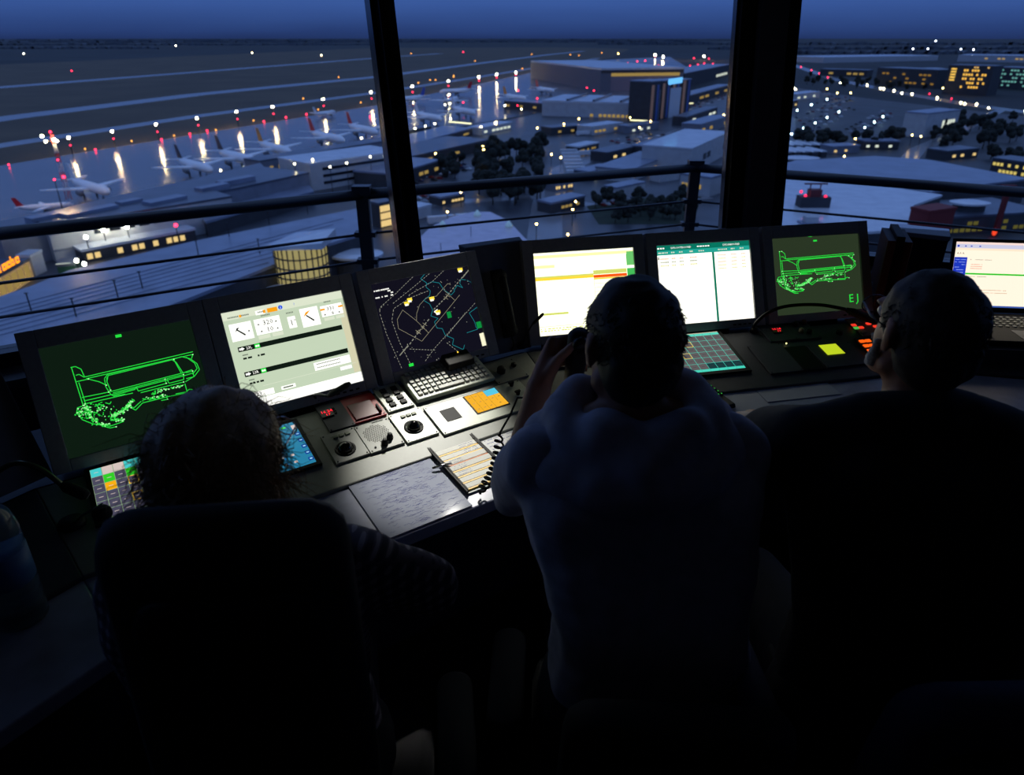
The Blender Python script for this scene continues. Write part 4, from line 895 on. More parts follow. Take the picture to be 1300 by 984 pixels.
lamps([(1080, 118), (1063, 118), (1050, 113), (1026, 200), (1072, 198.5), (1158, 171.5), (1169, 173), (1086, 176), (1062, 203), (1197, 112), (1218, 91)], 'street_lamp', 'street lamp below the motorway', 'lamp', 'street lamps below the motorway', YL, 9)
lamps([(1159, 62), (1178, 62), (1220, 62.5), (1236, 63), (1188, 52)], 'floodlight', 'distant floodlight beyond the motorway', 'lamp', 'distant floodlights beyond the motorway', glow((235, 240, 255), 16), 30, .0007)
lamps([(320, 67), (408, 70), (30, 68), (183, 60), (223, 58)], 'farm_lamp', 'faint lamp beyond the far runway', 'lamp', 'field lamps beyond the far runway', WL2, 6, .0006)

lamps([(1005, 170), (1020, 163), (1035, 156), (1050, 149), (1065, 142), (1012, 140), (1030, 133), (1050, 126)], 'street_lamp', 'cool white lamp over the lit lot', 'lamp', 'lamps over the lit lot', CL, 7)
lamps([(1075, 176), (1086, 169), (1098, 162), (1110, 155), (1121, 148)], 'street_lamp', 'cool white lamp by the pale warehouse', 'lamp', 'lamps beside the pale warehouse', CL, 7)

# cars and trailers
CARP = [mat('car_' + n, c, .3) for n, c in (('silver', (150, 154, 162)), ('dark_blue', (34, 44, 76)), ('white', (206, 208, 212)), ('black', (24, 25, 28)), ('red', (120, 28, 30)))]
CARM = [MB().bx(-2.1, -.85, .35, 2.1, .85, .95).hexa([(-1.6, -.8, .95), (1.2, -.8, .95), (1.2, .8, .95), (-1.6, .8, .95)], [(-1.2, -.65, 1.5), (.6, -.65, 1.5), (.6, .65, 1.5), (-1.2, .65, 1.5)]).mesh('car', m) for m in CARP]
rc = random.Random(77)
def lot(q, rows, cols, label, group, fill=.85):
    tl, tr, br, bl = (G(*p) for p in q); ax = (tr - tl); ang = math.atan2(ax.y, ax.x) + math.pi / 2
    for i in range(rows):
        for j in range(cols):
            if rc.random() > fill: continue
            u, v_ = (j + .5) / cols, (i + .5) / rows; p = tl.lerp(tr, u).lerp(bl.lerp(br, u), v_)
            ci = rc.randrange(5); tag(link('car', CARM[ci], None, Matrix.Translation((p.x, p.y, ZG + .1)) @ Matrix.Rotation(ang + rc.uniform(-.05, .05), 4, 'Z')), '%s %s, %s row from far side, %s bay' % (('silver', 'dark blue', 'white', 'black', 'red')[ci], label, ORD[i], ORD[j]), 'car', group)
lot([(1000, 118), (1040, 113), (1090, 128), (1050, 138)], 6, 9, 'car in the far lot', 'cars in the far lot')
lot([(1005, 150), (1060, 130), (1090, 140), (1030, 172)], 5, 9, 'car in the lit lot', 'cars in the lit lot')
lot([(1070, 165), (1120, 140), (1140, 146), (1085, 178)], 4, 10, 'car by the pale warehouse', 'cars beside the pale warehouse')
lot([(508, 252), (560, 232), (600, 244), (540, 268)], 4, 8, 'car in the dark lot', 'cars beside the mullion')
lot([(770, 180), (820, 168), (850, 172), (790, 186)], 3, 8, 'car along the boulevard', 'cars along the boulevard', .6)
lot([(760, 258), (800, 250), (806, 254), (764, 264)], 2, 8, 'car along the hedge', 'cars along the hedge')
lot([(840, 184), (925, 168), (930, 182), (850, 196)], 3, 12, 'car by the thick pillar', 'cars by the pillar', .7)
lot([(512, 232), (590, 208), (600, 216), (520, 242)], 3, 12, 'car on the parking deck', 'cars on the deck', .7)
lot([(850, 140), (925, 116), (928, 124), (856, 150)], 3, 14, 'car near striped towers', 'cars near the striped towers', .8)
TRM = MB().bx(-6.5, -1.25, 1.0, 6.5, 1.25, 3.8).bx(-6, -1, .3, -4, 1, 1.0).bx(3, -1, .3, 5, 1, 1.0)
TRMM = TRM.mesh('trailer', mat('white_trailer', (205, 208, 214), .5))
for i in range(7): p = G(712 + i * 1.3, 196 + i * 4.6); tag(link('trailer', TRMM, None, Matrix.Translation((p.x + 6, p.y, ZG + .1)) @ Matrix.Rotation(rad(6), 4, 'Z')), 'white trailer, %s in the row by the trees, counted from the far end' % ORD[i], 'trailer', 'white trailers parked by the trees')
for x, y, lb in ((740, 172, 'white bus on the boulevard beyond the trailers'), (742, 198, 'long white coach crossing before the trailers'), (560, 284, 'pale van parked at the fan-shaped roof'), (595, 281, 'small pale van beside the fan-shaped roof')):
    p = G(x, y); tag(link('bus', TRMM, None, Matrix.Translation((p.x, p.y, ZG + .1)) @ Matrix.Rotation(rad(20), 4, 'Z')), lb, 'bus')

# trees: dark winter crowns
def tree_mesh(seed):
    rr = random.Random(seed); mb = MB()
    for _ in range(9):
        a = rr.uniform(0, 6.28); d_ = rr.uniform(0, 3); mb.ball((d_ * math.cos(a), d_ * math.sin(a), 6 + rr.uniform(-1.5, 4)), (rr.uniform(1.6, 2.8),) * 2 + (rr.uniform(1.6, 2.8),), 7, 5)
    mb.v = [(x + rr.uniform(-.35, .35), y + rr.uniform(-.35, .35), z + rr.uniform(-.35, .35)) for x, y, z in mb.v]
    return mb.mesh('crown', mat('dark_foliage', (22, 28, 22), .95, noise=.4, nscale=.6)), MB().tube([(0, 0, 0), (0, 0, 5)], [.4, .25], 6).mesh('trunk', mat('dark_bark', (36, 30, 26), .9))
TREES = [tree_mesh(s) for s in range(4)]
TZ = [([(610, 196), (690, 178), (686, 262), (600, 262)], 46, 'dark tree in the grove before the trailers', 'trees in the grove', 1.15), ([(545, 216), (600, 200), (612, 214), (560, 236)], 12, 'dark tree among the parking decks', 'trees among the parking decks', .8), ([(1000, 182), (1140, 178), (1150, 190), (1000, 186)], 22, 'dark tree behind the pale sheds', 'trees behind the pale sheds', 1.0),
      ([(1180, 150), (1300, 150), (1300, 215), (1180, 190)], 44, 'dark tree along the slip road', 'trees along the slip road', 1.1), ([(755, 258), (880, 256), (880, 280), (755, 286)], 30, 'dark bushy tree on the lawn', 'trees on the lawn', .7), ([(1010, 96), (1190, 116), (1180, 122), (1020, 108)], 26, 'dark tree along the motorway', 'trees along the motorway', 1.2),
      ([(330, 350), (450, 310), (460, 345), (350, 380)], 8, 'dark tree round the drum-shaped pavilion', 'trees round the pavilion', .7)]
for q, n, lb, gr, sc in TZ:
    spots_ = []
    for _ in range(n):
        u, v_ = rc.random(), rc.random(); spots_.append(G(*q[0]).lerp(G(*q[1]), u).lerp(G(*q[3]).lerp(G(*q[2]), u), v_))
    spots_.sort(key=lambda p: p.x / p.y); lb0 = lb
    for i_, p in enumerate(spots_):
        s_ = sc * rc.uniform(.75, 1.2); lb = lb0 + ', %s from the mullion side' % ORD[i_]
        tr = thing('tree', lb, 'tree', Matrix.Translation(p) @ Matrix.Rotation(rc.uniform(0, 6.28), 4, 'Z') @ Matrix.Scale(s_, 4), gr); cm, tm = rc.choice(TREES); link('crown', cm, tr); link('trunk', tm, tr)
# ------------------------------------------------------------------ instruments let into the console panel
so.rotation_euler = (at_z(553, 556, .79) - SPOT_AT).to_track_quat('-Z', 'Y').to_euler()
c3 = crop(330, 450, 3.714)
LEDRED = glow((255, 30, 50), 2.2)


def module(con, bd, q, name, m, cv=c3, th=.006, label=None, inset=.001):
    x0, y0, x1, y1 = bd.quad(*[cv(*p) for p in q]); x0 += inset; y0 += inset; x1 -= inset; y1 -= inset
    o = MB().bx(0, 0, 0, x1 - x0, y1 - y0, th).build(name, m, CON[con], bevel=.0012, mw=bd.sub(x0, y0))
    if label: o['label'] = label
    def L(x, y):
        p = bd.loc(*cv(x, y)); return (p[0] - x0, p[1] - y0)
    o_w, o_h = x1 - x0, y1 - y0
    for i, (sx_, sy_) in enumerate(((.006, .006), (o_w - .006, .006), (o_w - .006, o_h - .006), (.006, o_h - .006))):
        MB().lathe([(.0022, th), (.0022, th + .0012), (.001, th + .0016)], 8, (sx_, sy_, 0)).build('screw', BLACK, o)
    return o, o_w, o_h, L


def slot(o, name, m, a, b, z0=.006, z1=.010, bevel=0.0):
    x0, x1 = sorted((a[0], b[0])); y0, y1 = sorted((a[1], b[1]))
    return MB().bx(x0, y0, z0, x1, y1, z1).build(name, m, o, bevel=bevel)


DIGITM = mat('clock_window', (30, 6, 8), .3)
o, w, h, L = module('A', PA, [(280, 215), (370, 205), (455, 340), (285, 385)], 'clock_module', DARKP)
a, b_ = L(268, 262), L(362, 318); cx, cy = (a[0] + b_[0]) / 2, (a[1] + b_[1]) / 2
slot(o, 'clock_window', DIGITM, (cx - .017, cy - .014), (cx + .017, cy + .016))
d = Draw(z0=.0004); d.text(LEDRED, '16.24', (cx - .0155, cy + .0005), .015, raw=True, width=.031); d.text(LEDRED, '17', (cx - .006, cy - .012), .011, raw=True, width=.012)
d.mb.build('red_digits', d.mats, o, mw=Matrix.Translation((0, 0, .0102)))
for q in range(3): slot(o, 'button', BLACK, (cx + .022, cy + .012 - q * .01), (cx + .028, cy + .018 - q * .01), z1=.009)
REDP = mat('red_panel', (165, 14, 22), .45)
o, w, h, L = module('A', PA, [(373, 215), (525, 168), (590, 290), (443, 338)], 'red_module', REDP, label='red emergency call panel with flap')
slot(o, 'name_plate', LIGHTP, L(430, 205), L(478, 192), z1=.007); slot(o, 'flap', mat('dark_red_flap', (90, 6, 12), .3), (.008, .008), (w - .02, h * .62), z1=.011, bevel=.001)
MB().bx(w - .016, .012, .006, w - .010, .045, .016).build('lever', BLACK, o, bevel=.001)
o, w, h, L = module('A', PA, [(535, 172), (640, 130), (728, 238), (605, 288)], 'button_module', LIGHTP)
for c_ in range(2):
    for r_ in range(4):
        y = h * .14 + r_ * h * .19; slot(o, 'button', BLACK, (w * (.18 + c_ * .42), y), (w * (.18 + c_ * .42) + .018, y + h * .13), z1=.011, bevel=.001)
        slot(o, 'button_label', WHITEPL, (w * (.18 + c_ * .42) + .02, y + .003), (w * (.18 + c_ * .42) + .026, y + .006), z1=.0065)


def trackball(q, ball, m, n, label):
    o, w, h, L = module('A', PA, q, 'trackball_module', m, label=label)
    c = L(*ball); r = .021
    MB().lathe([(r * 1.32, .0055), (r * 1.32, .0085), (r * 1.05, .0085), (r, .006)], 24, (*c, 0)).build('bezel_ring', BLACK, o, True)
    MB().ball((*c, .006), r * .93, 20, 12).build('ball', mat('black_trackball', (8, 8, 10), .12), o, True)
    for i in range(3):
        slot(o, 'button', mat('olive_button', (120, 128, 104), .5), (w * .3 + i * .017, h * .78), (w * .3 + i * .017 + .013, h * .78 + .010), z1=.010, bevel=.001)


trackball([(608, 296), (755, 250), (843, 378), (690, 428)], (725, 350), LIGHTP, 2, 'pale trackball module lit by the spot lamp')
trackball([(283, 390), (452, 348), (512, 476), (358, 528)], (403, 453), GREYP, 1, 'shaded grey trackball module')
o, w, h, L = module('A', PA, [(447, 352), (600, 302), (688, 424), (517, 476)], 'speaker_module', GREYP)
c = L(550, 380); holes = MB()
for i in range(-7, 8):
    for j in range(-7, 8):
        x, y = i * .0058 + (j % 2) * .0029, j * .005
        if math.hypot(x, y) < .036: holes.lathe([(.0019, .006), (.0019, .0064)], 6, (c[0] + x, c[1] + y, 0))
tag(holes.build('speaker_hole', SOFT, o), kind='stuff')
for p in ((612, 402), (588, 430)):
    q = L(*p); MB().lathe([(.0095, .006), (.0095, .012), (.006, .022), (.004, .023)], 12, (*q, 0)).build('knob', BLACK, o, True)
for p in ((545, 447),): q = L(*p); MB().lathe([(.003, .006), (.003, .009)], 8, (*q, 0)).build('jack_socket', BLACK, o)
slot(o, 'name_plate', BLACK, L(525, 330), L(580, 318), z1=.0065)
# wide module with dark window and orange keypad
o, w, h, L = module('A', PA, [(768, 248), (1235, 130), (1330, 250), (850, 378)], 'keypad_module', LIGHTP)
a, b_ = L(843, 262), L(955, 318); c = ((a[0] + b_[0]) / 2, (a[1] + b_[1]) / 2)
slot(o, 'dark_window', mat('dark_window', (10, 10, 12), .55, spec=.2), (c[0] - .024, c[1] - .026), (c[0] + .024, c[1] + .026), z1=.0072)
a = L(965, 210); t_ = L(1110, 165); r_ = L(1165, 240); l_ = L(1025, 290)
x0, x1, y0, y1 = (a[0] + l_[0]) / 2, (t_[0] + r_[0]) / 2, (l_[1] + r_[1]) / 2, (a[1] + t_[1]) / 2
slot(o, 'keypad_base', BLACK, (x0 - .003, y0 - .003), (x1 + .003, y1 + .003), z1=.0075)
KO, KC = glow((255, 186, 50), .95), glow((90, 205, 235), .95); kw, kh = (x1 - x0) / 5, (y1 - y0) / 3
for i in range(5):
    for j in range(3):
        if (j == 2 and i >= 3) or (j == 0 and i == 4): continue
        ww = 2 if (j == 0 and i == 3) else 1
        s_ = slot(o, 'key', KO, (x0 + i * kw + .001, y0 + j * kh + .001), (x0 + (i + ww) * kw - .001, y0 + (j + 1) * kh - .001), .0075, .0095)
        dd = Draw(z0=.0001); dd.raw(mat('key_print', (150, 90, 20), .6), x0 + (i + ww / 2) * kw - .003, y0 + (j + .5) * kh - .001, x0 + (i + ww / 2) * kw + .003, y0 + (j + .5) * kh + .001)
        dd.mb.build('key_print', dd.mats, o, mw=Matrix.Translation((0, 0, .0096)))
slot(o, 'key', KC, (x0 + 3 * kw + .001, y0 + 2 * kh + .001), (x1 - .001, y1 - .001), .0075, .0095)['label'] = 'light blue display key'
for p, r in (((1185, 155), .006), ((1215, 195), .006)):
    q = L(*p); MB().lathe([(r, .006), (r, .016)], 10, (*q, 0)).bx(q[0] - .012, q[1] - .003, .016, q[0] + .006, q[1] + .003, .022).build('toggle_key', BLACK, o)
o, w, h, L = module('A', PA, [(1060, 60), (1200, 20), (1262, 110), (1105, 150)], 'dial_module', GREYP)
q = L(1136, 90); MB().lathe([(.014, .006), (.014, .02), (.011, .024)], 16, (*q, 0)).build('dial', BLACK, o, True)
q = L(1195, 60); MB().lathe([(.009, .006), (.009, .014)], 12, (*q, 0)).build('dial', BLACK, o, True)


# blue touch panel
def touch(con, bd, q, name, label, bgm, frame=.012, conv=lambda x, y: (x, y), lift=-.003):
    x0, y0, x1, y1 = bd.quad(*[conv(*p) for p in q])
    t = thing('touch_panel', label, 'touch panel', bd.sub(x0, y0, lift)); w, h = x1 - x0, y1 - y0
    MB().bx(-frame, -frame, -.003, w + frame, h + frame, .010).build('housing', BLACK, t, bevel=.002)
    MB().bx(0, 0, .010, w, h, .0105).build('screen', bgm, t)
    return t, w, h


t, w, h = touch('A', PA, [(311, 555), (375, 538), (400, 589), (336, 610)], 't', 'blue lit touch panel beside the fair-haired woman', scr_mat('screen_blue', (40, 132, 170), .9))
d = Draw(z0=.0003); NAVY, SKY, PINK, NEON = glow((20, 60, 150)), glow((150, 210, 240)), glow((230, 210, 205)), glow((90, 240, 90))
for i in range(6):
    d.raw(NAVY, w - .014, h * (.06 + .15 * i), w - .001, h * (.06 + .15 * i) + .013, 1); d.raw(SKY, w - .011, h * (.06 + .15 * i) + .004, w - .004, h * (.06 + .15 * i) + .009, 2)
d.raw(PINK, w - .014, h * .82, w - .001, h * .92, 3)
for x, y in ((w * .55, h * .9), (w * .7, h * .9), (w * .55, h * .8), (w * .36, h * .9)): d.raw(NEON, x, y, x + .012, y + .006, 1)
for x, y in ((w * .62, h * .1), (w * .62, h * .26), (w * .42, h * .1), (w * .42, h * .26), (w * .2, h * .18)): d.raw(PINK, x, y, x + .009, y + .008, 1)
d.line(NAVY, [(w * .5, 0), (w * .5, h)], .0012); d.line(NAVY, [(w * .15, h * .5), (w * .35, h * .62), (w * .55, h * .5), (w * .48, h * .36)], .0018)
d.build('display', t, Matrix.Translation((0, 0, .0106)))


def key_grid(t, w, h, cols, rows, top, cell, line_m, fills, boxes=()):
    d = Draw(z0=.0003)
    cw, ch = w / cols, (h - top) / rows
    for i in range(cols):
        for j in range(rows): d.raw(fills.get((i, j), cell), i * cw + .0007, j * ch + .0007, (i + 1) * cw - .0007, (j + 1) * ch - .0007, 1); d.raw(line_m, i * cw + cw * .3, (j + .5) * ch - .0008, i * cw + cw * .7, (j + .5) * ch + .0008, 2)
    AMB = glow((250, 190, 40))
    for i, j in boxes:
        x0, y0, x1, y1 = i * cw + .001, j * ch + .001, (i + 1) * cw - .001, (j + 1) * ch - .001
        for r in ((x0, y0, x1, y0 + .002), (x0, y1 - .002, x1, y1), (x0, y0, x0 + .002, y1), (x1 - .002, y0, x1, y1)): d.raw(AMB, *r, 3)
    return d.build('display', t, Matrix.Translation((0, 0, .0106)))


CYAN, LGRN, SLATE, PINKG, AMBR, PGRN = glow((70, 205, 205)), glow((50, 205, 40)), glow((84, 82, 104), .8), glow((214, 196, 190)), glow((250, 176, 20)), glow((170, 196, 150), .8)
t, w, h = touch('A', PA, [(113, 601), (186, 580), (200, 641), (130, 664)], 't', 'touch panel with slate keys below the first green airfield map', scr_mat('screen_sage', (150, 180, 140), .8))
key_grid(t, w, h, 5, 6, 0, SLATE, PINKG, {(0, 5): CYAN, (1, 5): PINKG, (2, 5): PINKG, (3, 5): CYAN, (4, 5): CYAN, (1, 4): LGRN, (3, 4): LGRN, (1, 3): AMBR, (0, 4): SLATE}, ((3, 3), (3, 1)))
t, w, h = touch('B', PB, [(836, 430), (918, 422), (936, 469), (849, 480)], 't', 'touch panel with grey keys and turquoise margins beside the hooded man', scr_mat('screen_turquoise', (70, 215, 190), .95), .016)
fl = {(i, 0): glow((30, 66, 70), .8) for i in range(4, 9)}
kg = key_grid(t, w, h - .028, 8, 6, 0, glow((112, 108, 110), .7), glow((60, 60, 62)), fl, ((3, 4), (2, 2)))
kg.matrix_basis = Matrix.Translation((0, .011, .0106))
d = Draw(z0=.0003); d.raw(glow((200, 186, 160)), 0, h - .004, w, h); 
for i in range(1, 8): d.raw(SLATE, i * w / 8, h - .016, i * w / 8 + .0008, h - .005); d.raw(SLATE, i * w / 8, 0.001, i * w / 8 + .0008, .009)
d.build('display', t, Matrix.Translation((0, 0, .0106)))

# instruments on the middle run
cB = crop(850, 370, 4.3333)
o, w, h, L = module('B', PB, [(505, 185), (640, 165), (680, 270), (520, 290)], 'clock_module', DARKP, cB)
a = L(585, 225); slot(o, 'clock_window', DIGITM, (a[0] - .018, a[1] - .014), (a[0] + .018, a[1] + .016))
d = Draw(); d.text(LEDRED, '16.24', (a[0] - .0155, a[1] + .0005), .015, raw=True, width=.031); d.text(LEDRED, '17', (a[0] - .003, a[1] - .012), .011, raw=True, width=.013)
d.mb.build('red_digits', d.mats, o, mw=Matrix.Translation((0, 0, .0102)))
o, w, h, L = module('B', PB, [(645, 180), (760, 165), (820, 260), (690, 275)], 'dial_module', DARKP, cB)
for p, m_ in (((690, 195), BLACK), ((735, 185), mat('dull_red_knob', (110, 30, 26), .5)), ((720, 230), mat('beige_knob', (140, 128, 110), .5)), ((765, 235), BLACK)):
    q = L(*p); MB().lathe([(.009, .006), (.009, .018), (.007, .021)], 12, (*q, 0)).build('dial', m_, o, True)
o, w, h, L = module('B', PB, [(480, 300), (650, 285), (690, 445), (500, 470)], 'blank_module', DARKP, cB)
q = L(640, 294); MB().ball((*q, .006), .003, 8, 6).build('indicator_light', glow((250, 240, 150), 2), o)
o, w, h, L = module('B', PB, [(655, 310), (770, 300), (830, 430), (700, 450)], 'dark_display_module', BLACK, cB)
slot(o, 'dark_window', mat('dark_window', (10, 10, 12), .55, spec=.2), (.006, .006), (w - .006, h - .006), z1=.007)
o, w, h, L = module('B', PB, [(775, 300), (1000, 280), (1090, 405), (835, 430)], 'blank_module', DARKP, cB)
q = L(930, 240); MB().lathe([(.012, .006), (.012, .02)], 14, (*q, 0)).build('dial', BLACK, o, True)
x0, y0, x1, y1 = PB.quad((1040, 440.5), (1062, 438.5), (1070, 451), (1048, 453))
tag(MB().bx(0, 0, 0, x1 - x0, y1 - y0, .0006).build('sticky_note', glow((206, 228, 40), .85), mw=PB.sub(x0, y0, .0076)), 'square lime sticky note with an added glow on the dark console panel', 'display')  # lime sticky note, its brightness put in as emission
# red, green and orange keys
o, w, h, L = module('B', PB, [(975, 160), (1120, 140), (1180, 245), (1045, 250)], 'keypad_module', mat('pinkish_key_panel', (120, 96, 96), .5), cB)
REDK, GRNK, ORK = glow((255, 60, 40), .9), glow((80, 200, 80), .8), glow((255, 96, 20), 1.1)
for p, m_ in (((1010, 195), REDK), ((1050, 208), REDK), ((1090, 187), REDK), ((1023, 211), GRNK), ((1064, 232), mat('pale_key', (150, 120, 116), .5)), ((1035, 178), mat('pale_key', (150, 120, 116), .5)), ((1130, 202), REDK)):
    q = L(*p); slot(o, 'key', m_, (q[0] - .009, q[1] - .006), (q[0] + .009, q[1] + .006), z1=.010, bevel=.001)
o, w, h, L = module('B', PB, [(1030, 265), (1085, 255), (1160, 360), (1110, 385)], 'keypad_module', BLACK, cB)
for p in ((1055, 284), (1078, 309), (1100, 335), (1122, 362)):
    q = L(*p); slot(o, 'key', ORK, (q[0] - .010, q[1] - .007), (q[0] + .010, q[1] + .007), z1=.010, bevel=.001)
    slot(o, 'key', ORK, (q[0] + .014, q[1] - .007), (q[0] + .034, q[1] + .007), z1=.010, bevel=.001)
# small red lit clock behind the raised hand
o, w, h, L = module('B', PB, [(688, 436), (760, 429), (770, 462), (696, 470)], 'clock_module', DARKP, lambda x, y: (x, y))
q = L(734, 441); slot(o, 'clock_window', DIGITM, (q[0] - .02, q[1] - .012), (q[0] + .02, q[1] + .012)); d = Draw(); d.text(LEDRED, '16.24', (q[0] - .016, q[1] - .004), .013, raw=True, width=.032)
d.mb.build('red_digits', d.mats, o, mw=Matrix.Translation((0, 0, .0102)))
o, w, h, L = module('B', PB, [(690, 478), (760, 470), (800, 510), (705, 520)], 'blank_module', DARKP, lambda x, y: (x, y))
for p in ((722, 490), (748, 484)): q = L(*p); MB().lathe([(.008, .006), (.008, .014)], 12, (*q, 0)).build('jack_socket', BLACK, o)

# keyboard with the black box on it
x0, y0, x1, y1 = PA.quad(c3(648, 100), c3(1035, 30), c3(1090, 130), c3(735, 238))
kb_ = thing('keyboard', 'pale compact keyboard under the radar monitor', 'keyboard', PA.sub(x0, y0, .001)); w, h = x1 - x0, y1 - y0
MB().hexa([(0, 0, 0), (w, 0, 0), (w, h, 0), (0, h, 0)], [(0, 0, .014), (w, 0, .014), (w, h, .022), (0, h, .022)]).build('case', LIGHTP, kb_, bevel=.003)
KEYM = mat('pale_key_cap', (186, 188, 180), .5)
kmesh = MB().hexa([(0, 0, 0), (.0145, 0, 0), (.0145, .0145, 0), (0, .0145, 0)], [(.0015, .0015, .006), (.013, .0015, .006), (.013, .013, .006), (.0015, .013, .006)]).mesh('key', KEYM)
nx, ny = int((w - .02) / .017), max(4, int((h - .022) / .0165))
for j in range(ny):
    for i in range(nx):
        y = .014 + j * (h - .022) / ny
        if j == 0 and 4 <= i < 9: continue
        link('key', kmesh, kb_, Matrix.Translation((.010 + i * (w - .02) / nx + .001, y, .014 + y / h * .008)))
MB().bx(.010 + 4 * (w - .02) / nx, .015, .014, .010 + 9 * (w - .02) / nx - .002, .029, .021).build('space_bar', KEYM, kb_, bevel=.001)
x0, y0, x1, y1 = PA.quad(c3(842, 68), c3(975, 30), c3(1000, 75), c3(893, 122))
bb = thing('black_box', 'black box with a tiny amber light lying on the pale keyboard', 'box', PA.sub(x0, y0, .029)); w, h = x1 - x0, y1 - y0
MB().hexa([(0, 0, 0), (w, 0, 0), (w, h, 0), (0, h, 0)], [(.004, .004, .02), (w - .004, .004, .02), (w - .004, h - .004, .026), (.004, h - .004, .026)]).build('case', BLACK, bb, bevel=.003)
MB().ball((w * .6, h - .012, .026), .0025, 8, 6).build('indicator_light', glow((240, 190, 60), 2), bb)

# strip bay with flight strips, plexi writing sheet, printed sheet
c5 = crop(430, 540, 4.815)
def dloc(x, y): return DA.loc(*c5(x, y))
corn = [dloc(*p) for p in ((515, 130), (780, 40), (985, 240), (800, 440))]
a = DA.loc(*c5(540, 130)); b_ = DA.loc(*c5(805, 55)); e_ = DA.loc(*c5(815, 455))
bx0, bx1 = dloc(570, 165)[0] - .006, dloc(810, 85)[0] + .004
top_, bot_ = (dloc(570, 165)[1] + dloc(805, 85)[1]) / 2 + .014, dloc(800, 430)[1] + .004
slope_x = 0
bay = thing('strip_bay', 'grey flight strip bay beside the scribbled writing sheet', 'strip bay', DA.sub(bx0, bot_, .0006)); W_, H_ = bx1 - bx0, top_ - bot_
BAYM = mat('grey_green_tray', (128, 146, 138), .4)
MB().bx(0, 0, 0, W_, H_, .004).build('tray', BAYM, bay)
for x in (-.004, W_): MB().bx(x, 0, 0, x + .004, H_, .012).build('side_rail', BLACK, bay)
YH, STRIPW, WORN = mat('yellow_strip_holder', (236, 186, 20), .45), mat('white_strip_paper', (238, 238, 232), .75), mat('orange_strip_holder', (200, 110, 20), .5)
INKM = mat('blue_ink', (50, 60, 150), .7)
ns = 8; sh_ = H_ / (ns + .4)
for i in range(ns):
    y = H_ - (i + 1) * sh_ - .003; tall = i == 3
    lab = ['topmost white flight strip in the bay, with blue writing', 'second white flight strip from the bay top', 'third white flight strip from the bay top', 'raised white flight strip in an amber-edged holder, fourth in the bay', 'fifth flight strip from the bay top, on a tilted holder',
           'third flight strip from the bottom of the bay', 'second flight strip from the bottom of the bay', 'bottom flight strip in the bay under the coiled cord'][i]
    st = thing('flight_strip', lab, 'flight strip', DA.sub(bx0 + .001, bot_ + y, .0048) @ Matrix.Rotation(rad(6 if i in (3, 4) else 0), 4, 'X'), 'flight strips in the bay')
    MB().bx(0, 0, 0, W_ - .002, sh_ * .96, .004).build('holder', WORN if tall else YH, st, bevel=.0006)
    MB().bx(.002, .0065, .004, W_ - .004, sh_ * .96 - .001, .0048).build('paper', STRIPW, st)
    for x in (.0, W_ - .006): MB().bx(x, 0, .004, x + .004, sh_ * .9, .0075).build('end_clip', BLACK, st)
    d = Draw(z0=.0002)
    if i < 3:
        d.c = lambda x, y: (x, y); d.scribble(INKM, (W_ * .55, .006), (W_ * .9, sh_ * .9), 2, .0014, 1, .8, i)
        d.build('handwriting', st, Matrix.Translation((0, 0, .0049)))
    elif i < 6:
        d.scribble(INKM, (W_ * .1, .006), (W_ * .4, sh_ * .9), 2, .0012, 1, .7, i + 20); d.build('handwriting', st, Matrix.Translation((0, 0, .0049)))
# writing sheet
q0 = [dloc(*p) for p in ((100, 290), (455, 155), (815, 480), (210, 690))]
PLEX = mat('clear_writing_sheet', (180, 186, 206), .05, spec=.5)
x0s, x1s, y0s, y1s = -.30 + dloc(815, 480)[0], dloc(800, 455)[0] - .006, .006, DA.loc(*c5(440, 160))[1]
x0s = DA.loc(*c5(60, 380))[0]
ws = thing('writing_sheet', 'large glossy sheet under plexiglass covered in blue scribbles', 'writing sheet', DA.sub(x0s, y0s, .0008)); W_, H_ = x1s - x0s, y1s - y0s
MB().bx(0, 0, 0, W_, H_, .0025).build('sheet', PLEX, ws, bevel=.001)
d = Draw(z0=.0002); rr = random.Random(21); INKL = mat('faint_blue_ink', (96, 104, 168), .7); INKP = mat('violet_ink', (122, 120, 170), .7)
for _ in range(420):
    x, y = rr.uniform(.015, W_ - .02), rr.uniform(.01, H_ - .008); 
    dens = 1 - abs(x / W_ - .5) * .9
    if rr.random() > dens: continue
    pts = [(x, y)]
    for _k in range(rr.randint(2, 6)): x += rr.uniform(.001, .008); pts.append((x, y + rr.uniform(-.003, .003)))
    if x < W_ - .004: d.line(rr.choice((INKL, INKP, INKM)), pts, .0007, 1)
d.scribble(INKM, (W_ * .42, H_ * .78), (W_ * .95, H_ * .97), 6, .0012, 1, .7, 5)
tag(d.build('scribble', ws, Matrix.Translation((0, 0, .0026))), kind='stuff')
x0, x1 = bx1 + .008, bx1 + .20
ps = thing('printed_sheet', 'printed sheet in a clear holder beside the strip bay', 'paper', DA.sub(x0, .03, .0008)); H_ = top_ - .03 - .006
MB().bx(0, 0, 0, .19, H_, .0012).build('sheet', WHITEPL, ps); d = Draw(z0=.0002)
d.scribble(INKM, (.012, H_ * .35), (.13, H_ * .92), 9, .0022, 1, .75, 8); d.raw(mat('pale_blue_print', (150, 200, 220), .7), 0, H_ * .94, .19, H_ * .99); d.build('print', ps, Matrix.Translation((0, 0, .0013)))
pen = thing('pen', 'silver clip-on pen lying across the edge of the strip bay', 'pen')
p0, p1 = DA.w(*dloc(590, 280), .012), DA.w(*dloc(690, 262), .016)
MB().tube([p0, p0 * .6 + p1 * .4, p1], [.0035, .004, .003], 8).build('barrel', CHROME, pen, True); MB().tube([p0 + (p0 - p1) * .18, p0], [.002, .0038], 8).build('cap', BLACK, pen, True)
